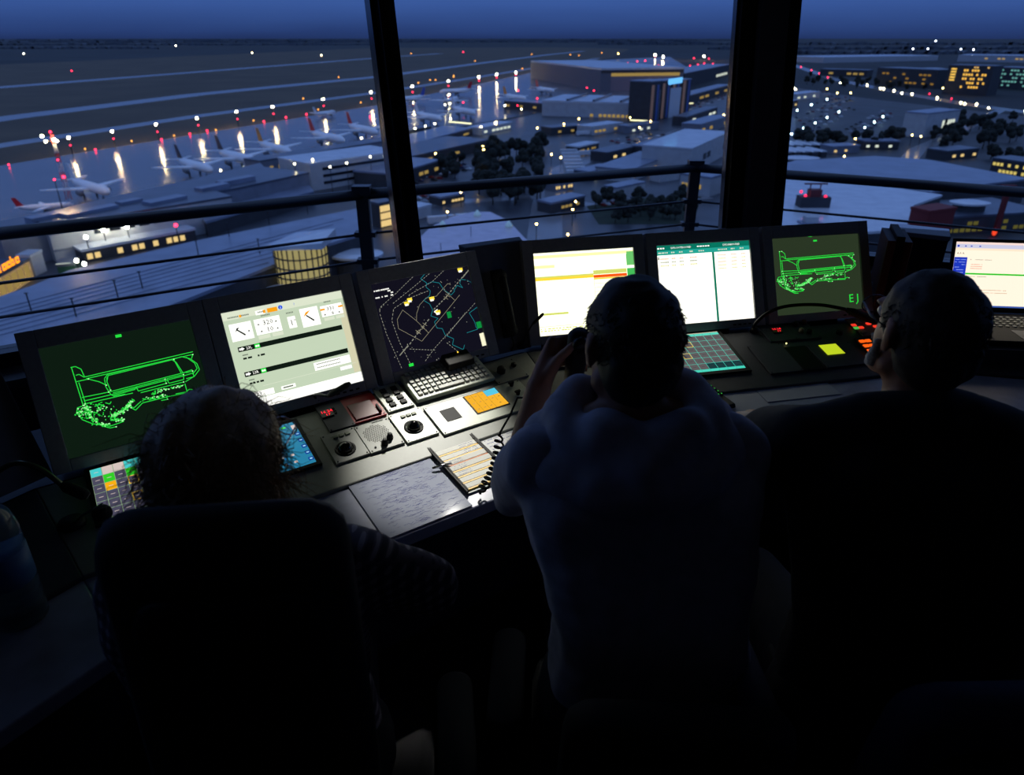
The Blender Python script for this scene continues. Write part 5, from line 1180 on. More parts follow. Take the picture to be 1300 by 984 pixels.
# blue folder and papers on the right of the hooded man
fb = lambda x, y: DB.loc(x, y)
x0, y0, x1, y1 = DB.quad((690, 516), (735, 507), (760, 560), (700, 566))
fo = thing('folder', 'navy blue folder on the worktop behind the raised forearm', 'folder', DB.sub(x0, max(.005, y0), .0008))
MB().bx(0, 0, 0, x1 - x0, min(.16, y1 - y0), .004).build('cover', mat('navy_card', (26, 32, 92), .5), fo); MB().bx(.002, .002, .004, x1 - x0 - .006, min(.16, y1 - y0) - .01, .0055).build('page', mat('blue_card', (34, 44, 120), .55), fo)
PAPB = mat('bluish_paper', (176, 184, 206), .6)
for q, lb in ((((893, 492), (948, 488), (985, 520), (925, 530)), 'plain sheet of paper under the lit black keypad'), (((955, 491), (1050, 482), (1062, 500), (975, 512)), 'sheet of paper beside the bare elbow')):
    x0, y0, x1, y1 = DB.quad(*q); tag(MB().bx(0, 0, 0, x1 - x0, y1 - y0, .0008).build('paper_sheet', PAPB, mw=DB.sub(x0, y0, .0006)), lb, 'paper')
# black keypad with green lights
cK = crop(860, 470, 6.5)
a, b_ = DB.loc(*cK(240, 100)), DB.loc(*cK(470, 270)); v = V(b_) - V(a); L_ = v.length + .05; ang = math.atan2(v.y, v.x)
kp = thing('black_keypad', 'slim black keypad with rows of tiny green lights', 'keypad', DB.M @ Matrix.Translation((a[0] - .02, a[1] + .02, .0016)) @ Matrix.Rotation(ang, 4, 'Z'))
MB().hexa([(0, -.045, 0), (L_, -.045, 0), (L_, .0, 0), (0, .0, 0)], [(.003, -.042, .016), (L_ - .003, -.042, .014), (L_ - .003, -.003, .014), (.003, -.003, .016)]).build('case', BLACK, kp, bevel=.003)
GL = glow((60, 230, 80), 1.2)
for i in range(7):
    for j in range(3): MB().bx(.018 + i * .017, -.036 + j * .0115, .0155, .028 + i * .017, -.029 + j * .0115, .019).build('key', SOFT, kp); MB().ball((.023 + i * .017, -.0325 + j * .0115, .0192), .0014, 6, 4).build('indicator_light', GL, kp)

# telephone handset on the corner panel
up0 = OA + uA * .80; dco = (OB - uB * .487) - up0; mid = up0 + dco * .5; nn = V((-dco.y, dco.x)).normalized()
CBRD = Board((mid.x, mid.y, .83), math.atan2(dco.y, dco.x), math.atan2(.145, .335))
hs = thing('telephone_handset', 'black telephone handset hung on the corner panel between monitors', 'handset', CBRD.sub(0, .17, .004))
MB().bx(-.022, -.115, 0, .022, .115, .012).build('cradle', BLACK, hs, bevel=.003)
MB().tube([(0, -.085, .03), (.0, -.05, .04), (0, .05, .04), (0, .085, .03)], [.016, .013, .013, .016], 12).build('grip', SOFT, hs, True)
for y in (-.09, .09): MB().lathe([(.022, .014), (.024, .03), (.018, .04)], 16, (0, y, 0)).build('earpiece', SOFT, hs, True)
MB().tube([(0, -.11, .02), (.004, -.14, .02), (-.008, -.16, .012)] , .003, 6).build('cord', BLACK, hs, True)
# gooseneck lamps and microphones
def gooseneck(name, label, cat, pts, r, head, mneck=METAL):
    t = thing(name, label, cat); n = []
    P = [V(p) for p in pts]
    for i in range(len(P) - 1):
        p_ = P[max(0, i - 1)], P[i], P[i + 1], P[min(len(P) - 1, i + 2)]
        for k in range(6):
            u = k / 6; n.append(.5 * ((2 * p_[1]) + (p_[2] - p_[0]) * u + (2 * p_[0] - 5 * p_[1] + 4 * p_[2] - p_[3]) * u * u + (3 * p_[1] - p_[0] - 3 * p_[2] + p_[3]) * u ** 3))
    n.append(P[-1]); MB().tube(n, r, 8).build('neck', mneck, t, True)
    MB().tube([P[0] - V((0, 0, .004)), P[0] + V((0, 0, .012))], [.016, .012], 14).build('base', BLACK, t, True)
    hd = V(head) - P[-1]; MB().tube([P[-1], P[-1] + hd * .2, P[-1] + hd * .85, V(head)], [r * 1.2, r * 2.2, r * 2.2, r * 1.4], 12).build('head', SOFT, t, True)
    return t


def on(bd, px, py, z=.004): x, y = bd.loc(px, py); return bd.w(x, y, z)


def above(p, px, py):                                     # point in the upright plane through p, facing the camera
    d = ray(px, py); return CAM + d * (p.y / d.y)


b0_ = on(PA, 404, 512); gooseneck('gooseneck_microphone', 'short black gooseneck microphone in front of the pale green page', 'microphone', [b0_, b0_ + V((.0, -.02, .035)), above(b0_ + V((0, -.05, 0)), 416, 503)], .004, above(b0_ + V((0, -.06, 0)), 444, 487))
b0_ = on(PB, 662, 441); gooseneck('gooseneck_microphone', 'thin black gooseneck microphone by the corner panel', 'microphone', [b0_, above(b0_, 668, 425), above(b0_, 676, 412)], .0025, above(b0_, 690, 398))
b0_ = on(PB, 957, 421); gooseneck('gooseneck_lamp', 'black gooseneck lamp arching over the panel below the thick pillar', 'lamp',
          [b0_, above(b0_, 958, 412), above(b0_, 975, 397), above(b0_, 1000, 388.5), above(b0_, 1040, 387), above(b0_, 1075, 393)], .0065, above(b0_, 1112, 408), mat('black_gooseneck', (20, 20, 22), .3, .6))
b0_ = on(PZ, -40, 640); P_ = lambda x, y: above(V((0, b0_.y - .02, 0)), x, y)
gooseneck('gooseneck_lamp', 'metal gooseneck lamp with black head over the water bottle end', 'lamp', [b0_, P_(-30, 620), P_(0, 597), P_(22, 588), P_(50, 595), P_(78, 615)], .006, P_(112, 630), mat('satin_gooseneck', (120, 122, 96), .3, .9))
b0_ = on(PZ, 92, 668); P_ = lambda x, y: above(V((0, b0_.y - .03, 0)), x, y)
fm = thing('desk_microphone', 'black foam-ball microphone on a thin bright stem beside the slate key panel', 'microphone')
MB().tube([b0_, b0_ + V((0, 0, .012))], [.03, .026], 16).build('base', BLACK, fm, True); MB().tube([b0_, P_(104, 655), P_(130, 640)], .003, 8).build('stem', CHROME, fm, True); MB().ball(P_(130, 652), .02, 14, 10).build('foam_ball', SOFT, fm, True)
# water bottle
bp = on(DZ, 32, 785, 0)
bt = thing('water_bottle', 'clear plastic water bottle standing on the dark console end', 'bottle', Matrix.Translation(bp))
BOT = bpy.data.materials.new('clear_plastic'); BOT.use_nodes = True; _b = BOT.node_tree.nodes['Principled BSDF']; _b.inputs['Transmission Weight'].default_value = .9; _b.inputs['Roughness'].default_value = .08; _b.inputs['Base Color'].default_value = (.55, .8, .95, 1); _b.inputs['IOR'].default_value = 1.3
pr = [(.030, 0), (.042, .006), (.043, .03)]
for i in range(7): pr += [(.043, .04 + i * .022), (.0405, .046 + i * .022), (.043, .052 + i * .022)]
pr += [(.043, .215), (.036, .245), (.018, .275), (.0145, .285), (.0145, .305)]
MB().lathe(pr, 24).build('body', BOT, bt, True); MB().lathe([(.0165, .296), (.0165, .315), (.014, .318)], 16).build('cap', mat('blue_cap', (30, 60, 150), .4), bt, True)
MB().lathe([(.0437, .10), (.0437, .17)], 24).build('paper_band', mat('blue_band', (70, 110, 160), .5), bt, True)
# laptop on the right-hand run
zl = .845
lp = V((*at_z(1196, 401, zl).xy, zl)); yl = rad(-6)
LB = Board(lp + V((0, 0, .02)), yl, rad(14)); lw, lh = .40, .27
lt = thing('laptop', 'open laptop showing a cream web page with a blue menu', 'laptop', Matrix.Translation(lp) @ Matrix.Rotation(yl, 4, 'Z'))
MB().bx(0, -.27, 0, lw, 0, .018).build('base', BLACK, lt, bevel=.003); 
for i in range(14):
    for j in range(5): link('key', kmesh, lt, Matrix.Translation((.03 + i * .024, -.14 + j * .022, .015)))
MB().bx(.15, -.25, .018, .25, -.17, .019).build('touchpad', BEZEL, lt)
LM = Matrix.Translation((0, 0, .02)) @ Matrix.Rotation(rad(90 - 14), 4, 'X')
ld = MB().bx(0, 0, -.008, lw, lh, 0).build('lid', BLACK, lt, bevel=.003, mw=LM)
MB().bx(.012, .02, 0, lw - .012, lh - .012, .0006).build('screen', scr_mat('screen_cream_page', (255, 240, 218), 1.1), ld)
d = Draw(z0=.0004); sx0, sx1, sy1 = .012, lw - .012, lh - .012
LAV, PGR, DBL = glow((206, 206, 230)), glow((40, 205, 40)), glow((30, 56, 190))
d.raw(glow((240, 214, 206), 1.1), sx0, sy1 - .008, sx1, sy1, 2); d.raw(LAV, sx0, sy1 - .022, sx1, sy1 - .008, 2); d.raw(glow((250, 226, 200), 1.1), sx0, sy1 - .030, sx1, sy1 - .022, 2)
d.raw(DBL, sx0, sy1 - .15, sx0 + .045, sy1 - .056, 2); d.raw(PGR, sx0 + .045, sy1 - .119, sx1, sy1 - .113, 3); d.raw(glow((60, 90, 170)), sx0, .02, sx1, .026, 3)
d.text(INK, 'A A A', (sx0 + .006, sy1 - .045), .010, raw=True)
d.scribble(glow((150, 170, 240)), (sx0 + .004, sy1 - .145), (sx0 + .04, sy1 - .06), 9, .0022, 4, .8, 3); d.scribble(glow((220, 120, 90)), (sx0 + .06, sy1 - .1), (sx0 + .1, sy1 - .078), 3, .002, 4, .9, 4); d.scribble(GRYT, (sx0 + .055, sy1 - .07), (sx0 + .13, sy1 - .058), 1, .002, 4, .9, 5)
d.scribble(glow((190, 150, 110)), (sx0 + .09, sy1 - .19), (sx0 + .2, sy1 - .17), 2, .002, 4, .9, 6); d.scribble(GRYT, (sx0 + .05, sy1 - .13), (sx0 + .12, sy1 - .122), 1, .002, 4, .9, 7)
d.col(DBL); d.mb.lathe([(.004, .0009), (.004, .001)], 10, (sx0 + .008, sy1 - .015, 0))
for x in (.03, .05, .08): d.raw(DBL, sx0 + x, sy1 - .017, sx0 + x + .006, sy1 - .013, 4)
d.build('display', ld)
# raised shelf that carries the laptop
MB().bx(-.12, -.30, -.11, lw + .25, .1, -.002).build('laptop_shelf', DARKP, CON['C'], mw=Matrix.Translation(lp) @ Matrix.Rotation(yl, 4, 'Z'))
# grey box and binders behind the laptop
gp = at_z(1175, 338, .86)
gb = thing('storage_box', 'dark grey box with a pale lid behind the bald man', 'box', Matrix.Translation((gp.x - .02, gp.y + .05, .845)) @ Matrix.Rotation(rad(-28), 4, 'Z'))
MB().bx(-.10, -.06, 0, .10, .09, .15).build('body', mat('slate_box', (40, 44, 54), .6), gb, bevel=.003); MB().bx(-.105, -.065, .145, .105, .095, .165).build('lid', mat('pale_lid', (196, 204, 220), .5), gb, bevel=.003)
for i, (px, hh, lb) in enumerate(((1121, .285, 'dark red ring binder standing nearest the green map monitor'), (1131, .30, 'black ring binder standing between the two red ones'), (1141, .28, 'dark red ring binder standing nearest the slate box'))):
    p = at_y(px, 330, 2.50); m_ = (mat('dark_red_board', (70, 14, 20), .6), BLACK, mat('dark_red_board', (70, 14, 20), .6))[i]
    bn = thing('ring_binder', lb, 'binder', Matrix.Translation((p.x, p.y, .85)) @ Matrix.Rotation(rad(-20), 4, 'Z'), 'ring binders beside the slate box')
    MB().bx(-.014, -.10, 0, .014, .10, hh).build('cover', m_, bn, bevel=.002); MB().bx(-.010, -.098, .004, .010, .103, hh - .004).build('page_block', WHITEPL, bn); MB().lathe([(.008, 0), (.008, .001)], 10).build('finger_ring', METAL, bn, mw=Matrix.Translation((0, -.101, .05)) @ Matrix.Rotation(rad(90), 4, 'X'))
MB().bx(-.08, -.14, -.06, .16, .16, 0).build('binder_shelf', DARKP, CON['C'], mw=Matrix.Translation((at_y(1131, 330, 2.5).x, 2.5, .85)) @ Matrix.Rotation(rad(-20), 4, 'Z'))
# folded lamp arm on the sill below the pillar
p = corner(3, SILL, -.12); SILLT = .965
la = thing('tray', 'dark tray lying on the sill at the foot of the thick pillar', 'tray', Matrix.Translation((p.x - .01, p.y + .0, SILLT)))
MB().bx(-.13, -.05, .0, .14, .05, .012).bx(-.15, -.06, .012, .155, .06, .020).build('body', BEZEL, la, bevel=.004); MB().tube([(-.15, -.06, .016), (.155, -.06, .016)], .009, 8).build('rolled_edge', BEZEL, la, True)
# the spot lamp under the window head
sp = thing('spot_lamp', 'small black spot lamp under the window head', 'lamp')
dirn = (at_z(553, 556, .79) - SPOT_AT).normalized()
MB().tube([SPOT_AT + dirn * .03, SPOT_AT - dirn * .02, SPOT_AT - dirn * .025, SPOT_AT - dirn * .09], [.034, .034, .03, .026], 16).build('shade', BLACK, sp, True)
MB().tube([SPOT_AT - dirn * .08, V((SPOT_AT.x, SPOT_AT.y - .02, HEAD + .1))], .008, 8).build('stem', METAL, sp, True)
so.location = SPOT_AT + dirn * .035
# ------------------------------------------------------------------ the three controllers and their chairs
SKIN = mat('skin', (170, 118, 92), .55, noise=.08, nscale=30)
HAIRD = mat('dark_brown_hair', (34, 26, 20), .6, noise=.3, nscale=120)
HAIRF = mat('fair_brown_hair', (160, 126, 84), .5, noise=.3, nscale=120)
GREYH = mat('short_grey_hair', (54, 50, 46), .65, noise=.35, nscale=150)
BEARD = mat('grey_beard', (170, 166, 158), .8, noise=.3, nscale=200)
HOOD = mat('blue_grey_hoodie_cloth', (172, 172, 190), .9, noise=.12, nscale=40, bump=.15)
TSH = mat('black_tee_cloth', (16, 16, 19), .9, noise=.15, nscale=40, bump=.1)
TROU = mat('dark_trouser_cloth', (22, 24, 34), .9, noise=.2, nscale=60)
CHAIRF = mat('black_chair_cloth', (20, 21, 27), .85, noise=.2, nscale=120, bump=.15)
CHAIRB = mat('blue_chair_cloth', (28, 34, 64), .8, noise=.2, nscale=120, bump=.1)
CHECK = bpy.data.materials.new('checked_shirt_cloth'); CHECK.use_nodes = True; t_ = CHECK.node_tree; b_ = t_.nodes['Principled BSDF']; b_.inputs['Roughness'].default_value = .9
co_ = t_.nodes.new('ShaderNodeTexCoord'); w1 = t_.nodes.new('ShaderNodeTexWave'); w2 = t_.nodes.new('ShaderNodeTexWave'); mx = t_.nodes.new('ShaderNodeMix'); rp = t_.nodes.new('ShaderNodeValToRGB'); ad = t_.nodes.new('ShaderNodeMath'); ad.operation = 'MULTIPLY_ADD'; ad.inputs[1].default_value = .5; hf = t_.nodes.new('ShaderNodeMath'); hf.operation = 'MULTIPLY'; hf.inputs[1].default_value = .5
w1.bands_direction = 'X'; w2.bands_direction = 'Z'; w1.inputs['Scale'].default_value = 16; w2.inputs['Scale'].default_value = 16
rp.color_ramp.interpolation = 'CONSTANT'; rp.color_ramp.elements[0].color = (*lin(40, 40, 60), 1); rp.color_ramp.elements[1].position = .75; rp.color_ramp.elements[1].color = (*lin(150, 140, 150), 1); e_ = rp.color_ramp.elements.new(.4); e_.color = (*lin(84, 76, 92), 1)
for w_ in (w1, w2): t_.links.new(co_.outputs['Object'], w_.inputs['Vector'])
t_.links.new(w1.outputs['Fac'], hf.inputs[0]); t_.links.new(w2.outputs['Fac'], ad.inputs[0]); t_.links.new(hf.outputs[0], ad.inputs[2]); t_.links.new(ad.outputs[0], rp.inputs[0]); t_.links.new(rp.outputs[0], b_.inputs['Base Color'])


class Body:
    """overlapping round masses fused into one continuous skin"""
    def __init__(s): s.mb = MB()

    def ch(s, pts, rs, flat=None):                         # tapered limb through points
        P = [V(p) for p in pts]
        for (a, ra), (b, rb) in zip(zip(P, rs), zip(P[1:], rs[1:])):
            n = max(2, int((b - a).length / (min(ra, rb) * .35)))
            for i in range(n + 1):
                u = i / n; r = ra + (rb - ra) * u; s.mb.ball(a.lerp(b, u), r, 12, 8)
        return s

    def el(s, c, r, rot=None):
        m = MB(Matrix.Translation(c) @ (rot.to_4x4() if rot else Matrix.Identity(4))); m.ball((0, 0, 0), r, 18, 12); s.mb.add(m.v, m.f); return s

    def make(s, name, m, vox, parent=None, smooth=4, noise=None):
        me = s.mb.mesh(name, m, True); o = link('tmp_body', me)
        r = o.modifiers.new('fuse', 'REMESH'); r.mode = 'VOXEL'; r.voxel_size = vox; r.use_smooth_shade = True
        k = o.modifiers.new('smooth', 'SMOOTH'); k.iterations = smooth; k.factor = .5
        dg = bpy.context.evaluated_depsgraph_get(); dg.update(); nm = bpy.data.meshes.new_from_object(o.evaluated_get(dg), depsgraph=dg)
        bpy.data.objects.remove(o); nm.name = name
        if noise:
            from mathutils import noise as N
            for v in nm.vertices: v.co += v.normal * noise[0] * N.noise(v.co * noise[1])
        nm.materials.clear(); nm.materials.append(m)
        for p in nm.polygons: p.use_smooth = True
        return link(name, nm, parent)


def frame(fwd, up=(0, 0, 1)):                              # head axes: x right, y forward, z up
    y = V(fwd).normalized(); z = V(up); x = y.cross(z).normalized(); z = x.cross(y).normalized()
    return Matrix((x, y, z)).transposed()


def head(b, c, F, k=1.0):
    c = V(c); L = lambda x, y, z: c + F @ (V((x, y, z)) * k)
    b.el(c + F @ V((0, -.008, .02)) * k, (.074 * k, .094 * k, .092 * k), F)                   # skull
    b.el(L(0, .032, -.04), (.058 * k, .062 * k, .075 * k), F)                                  # face
    b.ch([L(-.045, .0, -.07), L(-.025, .06, -.098), L(.025, .06, -.098), L(.045, 0, -.07)], [.026 * k, .024 * k, .024 * k, .026 * k])   # jaw
    b.ch([L(0, .086, .005), L(0, .106, -.03)], [.010 * k, .014 * k]); b.el(L(0, .10, -.034), (.017 * k, .010 * k, .009 * k), F)          # nose
    for s in (-1, 1):
        b.el(L(s * .03, .078, .022), (.022 * k, .014 * k, .009 * k), F)                        # brow
        b.ch([L(s * .076, -.012, .022), L(s * .083, -.024, .006), L(s * .078, -.012, -.026)], [.010 * k, .011 * k, .008 * k])            # ear
        b.ch([L(s * .080, -.026, .026), L(s * .088, -.034, .004), L(s * .080, -.02, -.03)], [.006 * k, .006 * k, .006 * k])
    b.el(L(0, .092, -.068), (.024 * k, .008 * k, .006 * k), F); b.el(L(0, .090, -.078), (.020 * k, .008 * k, .006 * k), F)               # lips
    b.ch([L(0, -.01, -.06), L(0, -.035, -.15)], [.056 * k, .058 * k])                          # neck
    return L


def eyes(p, L, k=1.0):
    for s in (-1, 1): MB().ball(L(s * .031, .076, .004), .0125 * k, 12, 8).build('eye', mat('eye_white', (210, 206, 200), .2), p, True)


def hand(b, wrist, palm, fingers, thumb):
    """palm from the wrist to the knuckles; each finger a chain of three bends"""
    W_, K = V(wrist), [V(k) for k in palm]
    b.ch([W_, (W_ + K[1]) / 2, K[0]], [.027, .026, .014]).ch([W_, K[1]], [.027, .015]).ch([W_, K[2]], [.026, .015]).ch([W_, K[3]], [.024, .013])
    for i, f in enumerate(fingers): b.ch([K[i]] + f, [.0105, .0095, .0088, .0075] if i < 3 else [.0095, .0085, .0078, .0066])
    b.ch(thumb, [.015, .0125, .0105, .0085])


def simple_hand(b, wrist, d, side, curl=.5):              # relaxed hand along d, palm down
    d = V(d).normalized(); up = V((0, 0, 1)); s = d.cross(up).normalized() * side; W_ = V(wrist); u = s.cross(d) * side
    K = [W_ + d * .085 + s * x for x in (.030, .010, -.011, -.030)]
    ln = (.072, .080, .074, .058); F = []
    for k_, l in zip(K, ln): F.append([k_ + d * l * .42 - up * l * .08 * curl, k_ + d * l * .72 - up * l * .32 * curl, k_ + d * l * .9 - up * l * .62 * curl])
    hand(b, W_, K, F, [W_ + d * .025 + s * .022, W_ + d * .055 + s * .044 - up * .008, W_ + d * .082 + s * .052 - up * .016, W_ + d * .105 + s * .050 - up * .022])


def torso(b, pelvis, waist, chest, neck, sl, sr, k=1.0):
    P, Wt, Ch, Nk, SL, SR = (V(p) for p in (pelvis, waist, chest, neck, sl, sr)); ax = (SR - SL).normalized()
    for s in (-.085, 0, .085): b.ch([P + ax * s, Wt + ax * s * .9, Ch + ax * s * 1.25], [.125 * k, .112 * k, .118 * k])
    for S in (SL, SR): b.ch([Ch + (S - Ch) * .5 + V((0, 0, -.05)), S], [.10 * k, .068 * k]); b.ch([Nk, Nk.lerp(S, .5), S], [.056 * k, .066 * k, .066 * k])
    b.ch([Ch, Nk], [.10 * k, .058 * k])


def legs(b, pelvis, knees, ankles, toe, k=1.0, hips=.09):
    P = V(pelvis)
    for s, kn, an in zip((-1, 1), knees, ankles):
        b.ch([P + V((s * hips, .02, -.03)), V(kn), V(an)], [.092 * k, .058 * k, .042 * k])


def shoes(par, ankles, d):
    for an in ankles:
        a = V(an); d_ = V(d).normalized(); b = Body(); b.ch([a + V((0, 0, -.03)) - d_ * .03, a + d_ * .06 + V((0, 0, -.055)), a + d_ * .16 + V((0, 0, -.062))], [.044, .042, .036]); b.make('shoe', mat('black_shoe', (16, 16, 17), .4), .012, par)


def strands(c, F, rx, ry, rz, n, ln, seed, keep, wav, thick=.0012, out_=.5):
    rr = random.Random(seed); mb = MB(); c = V(c)
    while n > 0:
        v_ = V((rr.gauss(0, 1), rr.gauss(0, 1), rr.gauss(0, 1))).normalized()
        if not keep(v_): continue
        n -= 1; p = V((v_.x * rx, v_.y * ry, v_.z * rz)); t = V((-v_.x * v_.z, -v_.y * v_.z, -1 + v_.z * v_.z * -1)) * .6 + V((rr.gauss(0, .35), rr.gauss(0, .35), rr.gauss(0, .2)))
        pts = [p * .97]; l = ln * rr.uniform(.5, 1.2)
        for k in range(1, 4): pts.append(pts[-1] + (v_ * out_ * (1.2 - k * .35) + t * (.35 + k * .3) + V((rr.gauss(0, wav), rr.gauss(0, wav), rr.gauss(0, wav)))) * l / 3)
        mb.tube([c + F @ q for q in pts], [thick, thick, thick * .8, thick * .3], 3)
    return mb


# ---- the man in the hoodie
FH = frame((-.24, .97, -.05)); HC = V((.212, 1.121, 1.306))
p2 = None
b = Body(); L2 = head(b, HC, FH, 1.03)
SL, SR, PEL = V((.055, 1.065, 1.09)), V((.395, 1.07, 1.105)), V((.275, .985, .585))
torso(b, PEL, (.265, 1.0, .80), (.24, 1.05, 1.02), (.222, 1.085, 1.175), SL, SR, .93)
EL, WL_ = V((.006, 1.245, .905)), V((.058, 1.312, 1.112))
b.ch([SL, EL, WL_], [.056, .041, .029])
ER, WR = V((.455, 1.22, .86)), V((.405, 1.47, .798)); b.ch([SR, ER, WR], [.056, .041, .029])
# raised fist round the handset: fingers wrap its front, thumb along the side
HS0, HS1 = V((.135, 1.345, 1.115)), V((.142, 1.318, 1.232))
kn = [V((.088, 1.366, 1.198)), V((.090, 1.370, 1.178)), V((.092, 1.371, 1.158)), V((.094, 1.368, 1.140))]
fg = []
for i, k_ in enumerate(kn): fg.append([k_ + V((.036, .014, .003)), k_ + V((.066, .000, .002)), k_ + V((.068, -.026, 0))])
hand(b, WL_, kn, fg, [WL_ + V((.02, .0, .03)), V((.098, 1.318, 1.178)), V((.118, 1.306, 1.205)), V((.134, 1.302, 1.226))])
simple_hand(b, WR, (-.35, .93, -.08), -1)
KN2, AN2 = [(.13, 1.39, .545), (.42, 1.41, .545)], [(.13, 1.43, .10), (.43, 1.45, .10)]
legs(b, PEL, KN2, AN2, None)
p2 = b.make('person', SKIN, .0065); tag(p2, 'person in a dark blue hooded sweatshirt raising a handset to the face', 'person')
eyes(p2, L2, 1.03)
b = Body(); torso(b, PEL, (.265, .995, .80), (.24, 1.045, 1.02), (.222, 1.08, 1.155), SL, SR, 1.02)
b.ch([SL, SL.lerp(EL, .55), SL.lerp(EL, .93)], [.076, .070, .062]); b.ch([SR, ER, ER.lerp(WR, .8)], [.078, .064, .047])
b.ch([SL.lerp(EL, .75) + V((-.012, .0, -.03)), SL.lerp(EL, .95) + V((-.01, -.01, -.025))], [.05, .045])
hd = b.make('hoodie', HOOD, .009, p2, 8, (.008, 13))
b = Body()
rim = [(.222 + .125 * math.cos(a), 1.085 + .095 * math.sin(a), 1.170 + .022 * math.sin(a) + .012 * math.cos(a)) for a in [math.pi * (.74 + i * .085) for i in range(19)]]
b.ch(rim, [.046] * 19); b.ch([(x + (x - .22) * .28, y + (y - 1.085) * .3, z - .05) for x, y, z in rim[2:-2]], [.05] * 15)
b.ch([(.16, 1.02, 1.165), (.23, .99, 1.13), (.30, 1.02, 1.17)], [.055, .07, .055]); b.ch([(.19, .985, 1.11), (.235, .965, 1.05), (.28, .985, 1.115)], [.05, .045, .05])
hb = b.make('hood', HOOD, .008, p2, 6, (.008, 16))
for s_, y in ((-1, 0),): MB().tube([(.235, 1.19, 1.14), (.238, 1.205, 1.08), (.236, 1.20, 1.02)], .003, 6).build('drawstring', mat('pale_cord', (150, 150, 156), .7), hd, True)
b = Body(); legs(b, PEL, KN2, AN2, None, 1.16); b.ch([PEL + V((-.09, 0, -.0)), PEL + V((.09, 0, -.0))], [.138, .138]); b.make('trousers', TROU, .011, p2, 4)
shoes(p2, AN2, (0, 1, 0))
b = Body(); k = 1.03
b.el(HC + FH @ V((0, -.014, .032)), (.083, .101, .092), FH); b.el(HC + FH @ V((0, -.045, -.02)), (.077, .066, .085), FH)
hr = b.make('hair', HAIRD, .007, p2, 3, (.006, 30))
st = strands(HC + FH @ V((0, -.016, .03)), FH, .084, .102, .092, 1500, .012, 5, lambda v: (v.z > -.15 or v.y < -.3) and not (v.y > .75 and v.z < .35), .25, .0011, .5)
st.build('hair_tufts', HAIRD, hr)
# his handset with the coiled cord
hsx = thing('radio_handset', 'black hand microphone with a long coiled cord held by the hooded man', 'handset')
MB().tube([HS0 + V((0, 0, -.018)), HS0, HS1, HS1 + (HS1 - HS0).normalized() * .012], [.014, .021, .025, .016], 14).build('body', BLACK, hsx, True)
MB().tube([HS1 + V((.0, -.016, -.01)), HS1 + V((0, -.030, -.012))], [.018, .015], 12).build('mouthpiece', METAL, hsx, True)
c0, c1 = HS0 + V((0, 0, -.03)), on(DA, 608, 631, .012)
A_ = above(V((0, 1.42, 0)), 657, 505); B_ = above(V((0, 1.42, 0)), 635, 549)
cpts = [HS0 + V((0, 0, -.016)), HS0 + V((-.03, .03, -.06)), A_, A_.lerp(B_, .5) + V((.003, 0, 0)), B_]
coil0 = B_; coil1 = c1; turns = 12; ax = (coil1 - coil0); n1 = ax.cross(V((0, 1, 0))).normalized(); n2 = ax.cross(n1).normalized()
for i in range(turns * 12 + 1):
    u = i / (turns * 12); a = 2 * math.pi * turns * u; r = .011 * min(1, u * 8, (1 - u) * 8 + .2); sag = V((.012 * math.sin(math.pi * u), 0, -.01 * math.sin(math.pi * u)))
    cpts.append(coil0 + ax * u + sag + n1 * math.cos(a) * r + n2 * math.sin(a) * r)
cpts.append(c1 + V((.004, .004, -.004))); MB().tube(cpts, .0027, 6).build('coiled_cord', SOFT, hsx, True)

# ---- the bearded man in the black tee
F3 = frame((-.10, .99, .06)); H3 = V((.75, 1.15, 1.318))
b = Body(); L3 = head(b, H3, F3, 1.0)
SL3, SR3, P3 = V((.555, 1.105, 1.095)), V((.965, 1.03, 1.10)), V((.745, .93, .60))
torso(b, P3, (.745, .96, .80), (.755, 1.03, 1.02), (.765, 1.08, 1.17), SL3, SR3, 1.02)
E3, W3 = V((.50, 1.275, 1.022)), V((.60, 1.49, .90)); b.ch([SL3, E3, W3], [.062, .048, .033]); simple_hand(b, W3, (.55, .80, -.05), 1)
E3r, W3r = V((1.06, 1.2, .90)), V((.95, 1.46, .83)); b.ch([SR3, E3r, W3r], [.062, .048, .033]); simple_hand(b, W3r, (-.4, .9, -.05), -1)
KN3, AN3 = [(.62, 1.36, .55), (.90, 1.36, .55)], [(.62, 1.40, .10), (.92, 1.40, .10)]
legs(b, P3, KN3, AN3, None, 1.08)
p3 = b.make('person', SKIN, .0065); tag(p3, 'bearded person with receding hair and glasses in a black short-sleeved shirt', 'person'); eyes(p3, L3, 1.0)
b = Body(); torso(b, P3, (.745, .955, .80), (.755, 1.025, 1.02), (.76, 1.08, 1.168), SL3, SR3, 1.2)
b.ch([SL3, SL3.lerp(E3, .48)], [.083, .072]); b.ch([SR3, SR3.lerp(E3r, .8)], [.083, .07])
b.ch([(.765 + .075 * math.cos(a), 1.085 + .07 * math.sin(a), 1.185) for a in [i * math.pi / 6 for i in range(13)]], [.018] * 13)
b.make('shirt', TSH, .010, p3, 5, (.005, 14))
b = Body(); legs(b, P3, KN3, AN3, None, 1.24); b.ch([P3 + V((-.1, 0, 0)), P3 + V((.1, 0, 0))], [.15, .15]); b.make('trousers', TROU, .011, p3, 4); shoes(p3, AN3, (0, 1, 0))
b = Body(); b.el(H3 + F3 @ V((0, -.016, .027)), (.0805, .095, .090), F3); b.el(H3 + F3 @ V((0, -.046, -.025)), (.075, .062, .075), F3)
hr = b.make('hair', GREYH, .007, p3, 3, (.004, 40))
strands(H3 + F3 @ V((0, -.018, .025)), F3, .081, .095, .091, 1400, .012, 6, lambda v: v.y < .45 and (v.z > -.3 or v.y < -.3), .25, .001, .4).build('hair_tufts', GREYH, hr)
